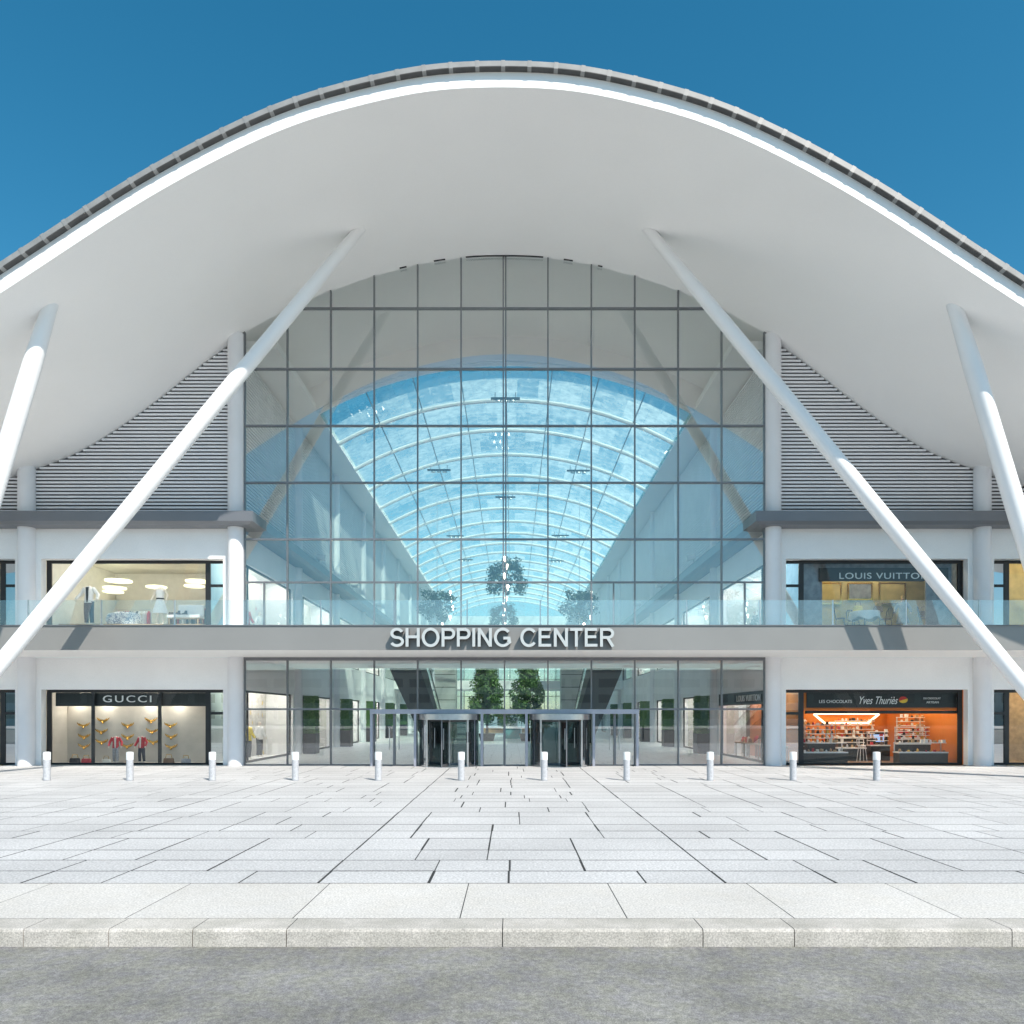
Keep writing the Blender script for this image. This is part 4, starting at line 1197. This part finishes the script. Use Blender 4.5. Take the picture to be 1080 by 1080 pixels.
# ceiling ring of light
for (a, c, ya, yb) in ((15.0,19.0,1.6,1.8),(15.0,15.2,1.82,5.6),(18.8,19.0,1.82,5.6),(15.0,19.0,5.62,5.8)):
    MB().box(a,c,ya,yb,ZW0+.44,ZW0+.5).build('ceiling_lamp', M['warmlamp'], w)
MB().box(14.8,19.2,1.4,6.0,ZW0+.505,ZW0+.54).build('ceiling_panel', M['soffit'], w)
# flat glowing trapezoid added to the back wall, imitating the ceiling ring in perspective
def wall_pt(cx, cy, yy): x, z = at(800+cx/3.857, 540+cy/3.857, yy); return (x, yy, z)
yw = y1-.12
q = [wall_pt(225,822,yw), wall_pt(490,822,yw), wall_pt(445,858,yw), wall_pt(268,858,yw)]
lf = MB()
for i in range(4):
    if i != 0: lf.bar(q[i], q[(i+1)%4], .09)
lf.bar(q[0], q[1], .05); lf.build('drawn_light_ring', M['drawnring'], w)
for i in range(5):
    for k in (14.2, 19.6): MB().lathe([(.07,0),(.07,.03)], (k,1.4+i*1.2,ZW0+.51), 12).build('spot_lamp', M['warmlamp'], w)
for k in range(7): MB().lathe([(.06,0),(.06,.03)], (13.9+k*1.0,1.1,ZW0+.51), 12).build('spot_lamp', M['whitelamp'], w)
def counter(lab, x0, x1, y0, y1, h, shelves, back=False):
    t = thing('display_counter', lab, 'counter', ((x0+x1)/2,(y0+y1)/2,.015))
    hw, hd = (x1-x0)/2, (y1-y0)/2
    MB().box(-hw,hw,-hd,hd,0,h*.5).build('base', M['header'], t)
    MB().box(-hw-.02,hw+.02,-hd-.02,hd+.02,h*.5+.002,h*.5+.06).build('countertop', M['tilewhite'], t)
    for k in range(1, shelves+1):
        z = h*.5+.06+(h*.5-.06)*k/shelves
        MB().box(-hw,hw,-hd*.6,hd,z-.03,z).build('shelf', M['tilewhite'], t)
    for a in (-hw+.03,hw-.03): MB().box(a-.02,a+.02,hd-.05,hd-.002,h*.5+.06,h).build('upright', M['steel'], t)
    for k in range(shelves+1):
        z = h*.5+.06+(h*.5-.06)*k/shelves; n = int(hw*2/.20)
        for i in range(n):
            u = -hw+.1+i*(2*hw-.2)/max(1,n-1)
            if random.random() < .12: continue
            hh = random.uniform(.07,.17); ww = random.uniform(.035,.075)
            mm = random.choice(['tilewhite','brown','gold','cream','tilewhite','black','wood','red'])
            if random.random() < .5: MB().box(u-ww,u+ww,-hd*.5,-hd*.5+ww*2,z+.002,z+hh).build('goods_box', M[mm], t)
            else: MB().lathe([(ww,.002),(ww,hh*.7),(ww*.5,hh*.8),(ww*.5,hh)], (u,-hd*.4,z), 10).build('goods_jar', M[mm], t)
    return t
counter('long dark counter of white boxes at the left of the chocolate shop window', 13.55,15.55,1.05,1.6,.95,1)
counter('tall white shelf unit of bottles behind the left counter of the chocolate shop', 14.1,15.4,2.0,2.4,1.75,4)
counter('long dark counter of white boxes at the right of the chocolate shop window', 17.9,20.1,1.05,1.6,.95,1)
counter('tall white shelf unit of jars behind the right counter of the chocolate shop', 18.4,19.9,2.1,2.5,1.65,4)
counter('tall white shelf unit of gift boxes along the right hand wall of the chocolate shop', 19.2,20.4,3.4,3.9,2.1,5)
counter('low white shelf unit of sweets left of the till in the chocolate shop', 14.6,15.7,3.2,3.7,1.3,3)
counter('low white shelf unit of sweets right of the till in the chocolate shop', 17.7,18.6,3.3,3.8,1.4,3)
counter('central till table of chocolates in the chocolate shop', 16.0,17.4,3.2,3.9,1.15,2)
counter('back wall shelf of boxes left of the screen in the chocolate shop', 14.3,16.0,6.8,7.2,1.9,4)
counter('back wall shelf of boxes right of the screen in the chocolate shop', 17.6,19.6,6.8,7.2,1.9,4)
sx, sz = at(925, 778.5, y1-.1)
sr = thing('wall_screen', 'small dark television with a blue picture on the orange back wall', 'television', (sx,y1-.06,sz))
MB().box(-.62,.62,-.05,.05,-.36,.36).build('casing', M['dark'], sr)
MB().box(-.4,.4,-.056,-.052,-.2,.2).build('display', M['screen'], sr)
for px, l in ((909,'white bar stool left of the till in the chocolate shop'),(950,'white bar stool right of the till in the chocolate shop')):
    x, _ = at(px, 790, 2.6)
    st = thing('bar_stool', l, 'stool', (x,2.6,.015))
    MB().lathe([(.17,.72),(.18,.75),(.17,.78)], (0,0,0), 16).build('seat', M['tilewhite'], st)
    for a, c in ((-.13,-.13),(.13,-.13),(-.13,.13),(.13,.13)): MB().tube([(a*.8,c*.8,.72),(a*1.3,c*1.3,0)], .018, 6).build('leg', M['tilewhite'], st)
    MB().tube([(-.15,.15,.76),(-.16,.18,1.05),(.16,.18,1.05),(.15,.15,.76)], .02, 6).build('backrest', M['tilewhite'], st)

# --- outer bays, cut by the photograph's edges
for s, z0, zh, back in ((-1,0,ZW0,'beige'),(-1,5.7,ZW1,'cream_wall'),(1,0,ZW0,'wood'),(1,5.7,ZW1,'olive')):
    w = front_window(s, 21.6, 29.65, z0, zh, z0 > 1)
    room(w, s, 21.6, 29.65, z0, zh, 2.2, 'soffit', back, 'wood', 'soffit')
    lamp_strip(w, s*28.8, s*23, 1.1, zh+.5, 'warmlamp', 4, .1)
    MB().box(s*21.62,s*22.36,2.9,2.96,z0,zh).build('side_blind', M['soffit'], w)

# mannequins in the near hall windows
hm = [(-12.85,2.3,.03,'whitec','cream','mannequin in white shirt and cream trousers, nearest in the left ground floor hall window'),
      (-12.75,4.2,.03,'yellow','black','mannequin in yellow jacket and black trousers in the left ground floor hall window'),
      (-12.85,6.2,.03,'whitec','black','mannequin in white shirt and black trousers, deepest in the left ground floor hall window'),
      (-12.85,2.2,5.75,'black','red','mannequin in black jacket and red trousers, nearest in the left first floor hall window'),
      (-12.75,4.0,5.75,'red','whitec','mannequin in red jacket and white trousers in the left first floor hall window'),
      (-12.85,6.2,5.75,'whitec','black','mannequin in white jacket and black trousers, deepest in the left first floor hall window'),
      (12.85,3.0,5.75,'navy','grey','mannequin in navy jacket and grey trousers, nearest in the right first floor hall window'),
      (12.85,5.6,5.75,'grey','black','mannequin in grey jacket and black trousers, deeper in the right first floor hall window')]
for x, y, z, a, c, l in hm:
    mannequin(l, (x,y,z), 1.9, a, c, rz=(1.2 if x < 0 else -1.2), head=True, arm=.4)
# dark headed shop in the right hand hall wall
t = thing('shop_sign', 'white capital letters on a dark header inside the hall, right hand wall at ground level', 'sign', (11.72,4.6,2.72))
MB().box(.0,.12,-3.7,3.75,.0,.62).build('board', M['header'], t)
lt = letters('LOUIS VUITTON', 0, 0, 0, 3.6, .30, M['lamp'], None, depth=.03, spacing=1.1)
for o in lt:
    o.parent = t
    for v in o.data.vertices:
        x, y, z = v.co; v.co = (-.02+y*.9, -1.4-x*1.0, .17+z)
for i in range(3):
    y = 2.0+i*2.2
    c = thing('display_table', ['dark wooden display table nearest in the right ground floor hall window','dark wooden display table in the middle of the right ground floor hall window','dark wooden display table deepest in the right ground floor hall window'][i], 'table', (12.6,y,.02))
    MB().box(-.35,.35,-.8,.8,.72,.78).build('tabletop', M['wood'], c)
    for a in (-.3,.3):
        for e in (-.7,.7): MB().bar((a,e,0),(a,e,.72),.06).build('leg', M['brown'], c)
    for k in range(7):
        hh = random.uniform(.12,.4); yy = -.7+k*.22
        MB().loft([(0,yy,.785,.10,.09),(0,yy,.785+hh*.7,.09,.08),(0,yy,.785+hh,.03,.03)], 10).build('goods', M[random.choice(['gold','orange','cream','brown','red'])], c)

# ------------------------------------------------------------------ street furniture and planting
bl = ['left of the jewellery window, leftmost of the row','before the red jacketed mannequins of the jewellery window','before the right edge of the jewellery window','before the left hall window, between column and swing doors','just left of the left revolving door','before the left revolving door','before the middle doors, just left of the right revolving door','just right of the right revolving door','before the right hall windows','before the column left of the chocolate shop','before the middle of the chocolate shop, rightmost of the row']
f0 = None
for i, px in enumerate((49.5,137,224,311.5,399,486.5,574,661,749,836.5,924.5)):
    x, _ = at(px, 823, -7.36)
    lab = 'white headed grey bollard '+bl[i]
    if f0 is None:
        f0 = thing('bollard', lab, 'bollard', (x,-7.36,0), group='bollards in a row across the paving')
        MB().lathe([(.112,.0),(.112,.70)], (0,0,0), 24).build('body', M['bollard'], f0, smooth=True)
        MB().lathe([(.13,-.003),(.13,.012)], (0,0,0), 24).build('base_ring', M['steel'], f0, smooth=True)
        MB().lathe([(.116,.702),(.118,.71),(.118,.94),(.112,.968),(.06,.978)], (0,0,0), 24).build('lamp_head', M['lamp'], f0, smooth=True)
    else: dup(f0, (x,-7.36,0), label=lab)

def leaf_cloud(mb, pts_fn, n, size, rnd):
    for _ in range(n):
        c, out = pts_fn(rnd)
        nrm_ = (Vector(out) + Vector((rnd.uniform(-1,1),rnd.uniform(-1,1),rnd.uniform(-.4,1)))*.9).normalized()
        t = nrm_.cross(Vector((rnd.uniform(-1,1),rnd.uniform(-1,1),rnd.uniform(-1,1)))).normalized()
        u = nrm_.cross(t); s = size*rnd.uniform(.6,1.3)
        c = Vector(c)
        mb.add([c-t*s, c-u*s*.5+nrm_*s*.12, c+t*s, c+u*s*.5+nrm_*s*.12], [(0,1,2,3)])
rnd = random.Random(11)
def tree(lab, x, y, h, seed):
    rn = random.Random(seed)
    t = thing('indoor_tree', lab, 'tree', (x,y,.01))
    MB().tube([(0,0,.5),(.03,.02,1.4),(0,-.02,h*.6),(.02,0,h*.95)], [.13,.10,.06,.02], 10).build('trunk', M['bark'], t, smooth=True)
    br = MB()
    clumps = []
    for i in range(30):
        z = 1.5+(h-1.8)*(i/29)**.9; rr = (1.80-1.45*((z-1.5)/(h-1.5))**1.15)
        a = i*2.4+rn.uniform(-.4,.4); q = rr*rn.uniform(.55,.95)
        p = (q*math.cos(a), q*math.sin(a), z+.15)
        br.tube([(0,0,z-.25),(p[0]*.6,p[1]*.6,z),p], [.035,.02,.008], 5)
        clumps.append((p, rn.uniform(.42,.62)))
    br.build('limbs', M['bark'], t)
    clumps += [((rn.uniform(-.3,.3), rn.uniform(-.3,.3), 1.9+(h-2.0)*i/9), .55) for i in range(10)]
    def pf(r):
        c, q = r.choice(clumps)
        d = Vector((r.gauss(0,1),r.gauss(0,1),r.gauss(0,1))).normalized()
        return Vector(c)+d*q*r.uniform(.55,1.05), d
    mb = MB(); leaf_cloud(mb, pf, 9000, .115, rn)
    mb.build('crown', M['leaf'], t)
    p = thing('tree_planter', 'round black tub holding the '+('left' if x < 0 else 'right')+' indoor tree', 'planter', (x,y,.004))
    MB().lathe([(.55,0),(.7,.55),(.74,.56),(.74,.62),(.66,.62)], (0,0,0), 28).build('tub', M['planter'], p, smooth=True)
    MB().lathe([(.65,.50),(.64,.55)], (0,0,0), 24).build('soil', M['bark'], p)
tree('leafy cone shaped green tree behind the middle doors, left of the pair', at(513.5,0,30)[0], 30, 6.6, 3)
tree('leafy cone shaped green tree behind the middle doors, right of the pair', at(556.5,0,30)[0], 30, 6.7, 5)

# tall planters with clipped hedges beside the hall windows
hp0 = None
def hedge_planter(x, y, lab):
    global hp0
    if hp0 is None:
        hp0 = thing('hedge_planter', lab, 'planter', (x,y,.004), group='tall black planters with clipped hedges')
        MB().box(-.36,.36,-.45,.45,0,1.15).build('planter_box', M['planter'], hp0, bevel=.02)
        mb = MB(); rn = random.Random(4)
        def pf(r):
            f = r.randrange(5); u, v = r.uniform(-1,1), r.uniform(-1,1); j = r.uniform(.93,1.04)
            if f == 0: p = (-.34*j, .43*u, 2.2+1.05*v); d = (-1,0,0)
            elif f == 1: p = (.34*j, .43*u, 2.2+1.05*v); d = (1,0,0)
            elif f == 2: p = (.34*u, -.43*j, 2.2+1.05*v); d = (0,-1,0)
            elif f == 3: p = (.34*u, .43*j, 2.2+1.05*v); d = (0,1,0)
            else: p = (.34*u, .43*v, 2.2+1.05*j); d = (0,0,1)
            return p, d
        leaf_cloud(mb, pf, 2600, .06, rn)
        mb.box(-.30,.30,-.39,.39,1.15,3.18)
        mb.build('hedge', M['hedge'], hp0)
    else: dup(hp0, (x,y,.004), label=lab)
for s, sd in ((-1,'left'),(1,'right')):
    for k, nm in ((1,'nearest'),(2,'second'),(3,'third'),(4,'fourth'),(5,'farthest')):
        hedge_planter(s*11.2, BL*k+.95, f'black planter with a clipped green hedge along the {sd} hall wall, {nm} of the row')

# hanging foliage balls with lamp drops
hb0 = None
for x, y, z, l in ((at(534,0,22)[0],22,at(0,609,22)[1],'large hanging ball of dark foliage with lamp drops, middle of the hall'),
                   (at(461,0,30)[0],30,at(0,638,30)[1],'hanging ball of dark foliage with lamp drops at the left of the hall'),
                   (at(611,0,30)[0],30,at(0,638,30)[1],'hanging ball of dark foliage with lamp drops at the right of the hall'),
                   (at(531,0,45)[0],45,at(0,650,45)[1],'smaller looking far ball of hanging foliage low in the middle of the hall')):
    if hb0 is None:
        hb0 = thing('hanging_planter', l, 'hanging plant', (x,y,z), group='hanging balls of foliage with lamps')
        rn = random.Random(21)
        cl = [((rn.uniform(-1.3,1.3), rn.uniform(-1.3,1.3), rn.uniform(-1.0,1.0)), rn.uniform(.35,.6)) for _ in range(26)]
        cl = [c for c in cl if Vector(c[0]).length < 1.6]
        cl += [((1.25*math.cos(a),1.25*math.sin(a),rn.uniform(-.9,.7)),.45) for a in [i*.7 for i in range(9)]]
        def pf(r):
            c, q = r.choice(cl); d = Vector((r.gauss(0,1),r.gauss(0,1),r.gauss(0,1))).normalized()
            return Vector(c)+d*q*r.uniform(.3,1.05), d
        mb = MB(); leaf_cloud(mb, pf, 1900, .12, rn); mb.build('foliage', M['leafd'], hb0)
        MB().tube([(0,0,1.2),(0,0,9.0)], .02, 6).build('cable', M['steel'], hb0)
        MB().tube([(0,0,-1.9),(0,0,1.2)], .03, 6).build('stem', M['steel'], hb0)
        for i, (dx, dy, dz) in enumerate(((0,-.5,-1.6),(.12,-1.3,-.9),(-.12,-1.45,-.1),(.05,-1.4,.6),(-.1,-1.2,1.15))):
            MB().lathe([(.003,-.30),(.09,-.02),(.11,.06),(.04,.14)], (dx,dy,dz), 10).build('lamp_drop', M['drop'], hb0, smooth=True)
        mz = z
    else:
        d = dup(hb0, (x,y,z), y*.7, label=l)
for o in list(COL.objects):       # cables end at the vault, whatever the height of the ball
    if o.name.startswith('cable') and o.parent and o.parent.name.startswith('hanging_planter'):
        p = o.parent.location; need = vz(p.x)-p.z
        me = o.data.copy(); o.data = me
        for v in me.vertices:
            if v.co.z > 5: v.co.z = need

# lamp bars under the vault
lb0 = None
for px, y, l in ((533,11,'nearest lamp bar hung under the glass vault, in the middle'),(463,22,'second row lamp bar under the vault, left one'),(610,22,'second row lamp bar under the vault, right one'),
                 (533,31,'third row lamp bar under the middle of the vault'),(480,42,'fourth row lamp bar under the vault, left one'),(591,42,'fourth row lamp bar under the vault, right one'),
                 (491,54,'fifth row lamp bar under the vault, left one'),(587,54,'fifth row lamp bar under the vault, right one')):
    x, _ = at(px, 500, y)
    z = vz(x)-.42
    if lb0 is None:
        lb0 = thing('lamp_bar', l, 'lamp', (x,y,z), group='lamp bars hung under the vault')
        MB().box(-.85,.85,-.08,.08,0,.10).build('bar', M['escal'], lb0)
        for a in (-.6,.6): MB().tube([(a,0,.1),(a,0,.42)], .02, 6).build('hanger', M['escal'], lb0)
        for a in (-.42,0,.42):
            MB().loft([(a,0,-.13,.17,.10),(a,0,-.05,.15,.09),(a,0,0,.06,.05)], 12).build('lamp_shade', M['steel'], lb0, smooth=True)
    else: dup(lb0, (x,y,z), math.atan(0)*0, label=l)
# floodlights under the hall ledges
fl0 = None
for s, sd in ((-1,'left'),(1,'right')):
    for k, nm in ((1,'nearest'),(2,'second'),(3,'third')):
        l = f'small white floodlight on the {sd} hall ledge, {nm} of its row'
        p = (s*10.35, BL*k+.9, ZL1+.02)
        if fl0 is None:
            fl0 = thing('floodlight', l, 'lamp', (s*10.75,p[1],p[2]), group='white floodlights along the hall ledges')
            MB().tube([(0,0,0),(0,0,.18)], .03, 8).build('bracket', M['steel'], fl0)
            MB().tube([(-.1,0,.30),(.38,-.05,.22)], [.15,.17], 14).build('lamp_body', M['tilewhite'], fl0, smooth=True)
            MB().tube([(.385,-.05,.22),(.40,-.05,.217)], [.14,.14], 14).build('lens', M['lamp'], fl0)
        else: dup(fl0, (s*10.75,p[1],p[2]), 0 if s < 0 else math.pi, label=l)
# teal information desk and benches far down the hall
x, _ = at(540, 770, 34)
kd = thing('information_desk', 'small teal desk with a white top seen through the middle doors', 'desk', (x,36,.004))
MB().box(-.8,.8,-.4,.4,0,.95).build('body', M['teal'], kd, bevel=.03)
MB().box(-.95,.95,-.5,.5,.952,1.02).build('desktop', M['tilewhite'], kd)
MB().box(-.5,.5,.1,.16,1.022,1.9).build('panel', M['tilewhite'], kd)
for px, l in ((522,'grey bench with a backrest in the hall behind the middle doors, left one'),(562,'grey bench with a backrest in the hall behind the middle doors, right one')):
    x, _ = at(px, 770, 40)
    bn = thing('hall_bench', l, 'bench', (x,40,.004))
    MB().box(-1.1,1.1,-.3,.3,.40,.47).build('seat', M['wood'], bn)
    MB().box(-1.1,1.1,.24,.30,.48,.9).build('backrest', M['wood'], bn)
    for a in (-.9,.9): MB().box(a-.05,a+.05,-.28,.28,0,.398).build('leg', M['steel'], bn)

# street lamps across the carriageway, seen mirrored in the glass
sl0 = None
for x, rz, l in ((-11.8,math.pi,'tall street lamp mirrored in the glass left of the swing doors'),(13.1,math.pi,'tall street lamp mirrored in the glass right of the swing doors'),(22.7,0,'tall street lamp mirrored in the right hand hall glass')):
    if sl0 is None:
        sl0 = thing('street_lamp', l, 'street lamp', (x,-40,-.185), rz, group='street lamps by the road')
        MB().tube([(0,0,0),(0,0,1.0),(0,0,5.9),(.12,0,6.6),(.5,0,7.0),(1.4,0,7.15)], [.10,.08,.055,.05,.045,.04], 10).build('pole', M['mullion'], sl0, smooth=True)
        MB().loft([(1.6,0,7.08,.34,.11),(1.6,0,7.16,.30,.10),(1.5,0,7.22,.1,.05)], 12).build('lamp_head', M['mullion'], sl0, smooth=True)
        MB().box(1.4,1.85,-.07,.07,7.055,7.078).build('lens', M['lamp'], sl0)
    else: dup(sl0, (x,-40,-.185), rz, label=l)

ob = thing('added_reflection_block', 'long low grey block added across the road to dim the ground floor reflections', 'building', (0,-135,0))  # block added behind the camera so the glass mirrors less bright sky
MB().box(-160,160,-12,0,-.3,11.5).build('wall', M['oppwall'], ob)
MB().box(-160.4,160.4,-12.4,.4,11.504,12.1).build('roof', M['escal'], ob)
for z in (1.2,4.8,8.2):
    m = MB()
    for i in range(52): m.box(-156+i*6.06,-156+i*6.06+4.6,.002,.06,z,z+1.9)
    m.build('window_band', M['oppglass'], ob)
# ------------------------------------------------------------------ light, sky, camera
KX, KZ = .70, 1.30
sd = Vector((KX, -1, KZ)).normalized()           # towards the sun
su = bpy.data.lights.new('sun', 'SUN'); su.energy = 3.75; su.angle = R(.5); su.color = (1,.935,.85)
so = bpy.data.objects.new('sun', su); COL.objects.link(so); so.rotation_euler = (-sd).to_track_quat('-Z', 'Y').to_euler()
wd = bpy.data.worlds.new('World'); sc.world = wd; wd.use_nodes = True
nt = wd.node_tree; bg = nt.nodes['Background']
sky = nt.nodes.new('ShaderNodeTexSky'); sky.sky_type = 'NISHITA'; sky.sun_disc = False
sky.sun_elevation = math.asin(sd.z); sky.sun_rotation = math.atan2(sd.x, sd.y)
sky.air_density = 1.0; sky.dust_density = .25; sky.ozone_density = 2.5; sky.altitude = 100
hs = nt.nodes.new('ShaderNodeHueSaturation'); hs.inputs['Hue'].default_value = .477; hs.inputs['Saturation'].default_value = 1.34
nt.links.new(sky.outputs[0], hs.inputs['Color']); nt.links.new(hs.outputs[0], bg.inputs['Color']); bg.inputs['Strength'].default_value = .092
cam = bpy.data.cameras.new('camera'); co = bpy.data.objects.new('camera', cam); COL.objects.link(co)
co.location = (CAMX, CAMY, CAMZ); co.rotation_euler = (R(90), 0, 0)
cam.sensor_width = 36; cam.lens = 36*F/1080; cam.shift_y = (753-540)/1080; cam.clip_end = 4000; cam.clip_start = .1
sc.camera = co
sc.view_settings.view_transform = 'Standard'; sc.view_settings.look = 'None'
sc.view_settings.exposure = .73; sc.view_settings.gamma = 1; sc.view_settings.use_curve_mapping = False
sc.render.engine = 'CYCLES'
cy = sc.cycles
cy.max_bounces = 10; cy.diffuse_bounces = 5; cy.glossy_bounces = 5; cy.transparent_max_bounces = 24; cy.transmission_bounces = 4
cy.use_denoising = True; cy.sample_clamp_indirect = 6; cy.caustics_reflective = False; cy.caustics_refractive = False
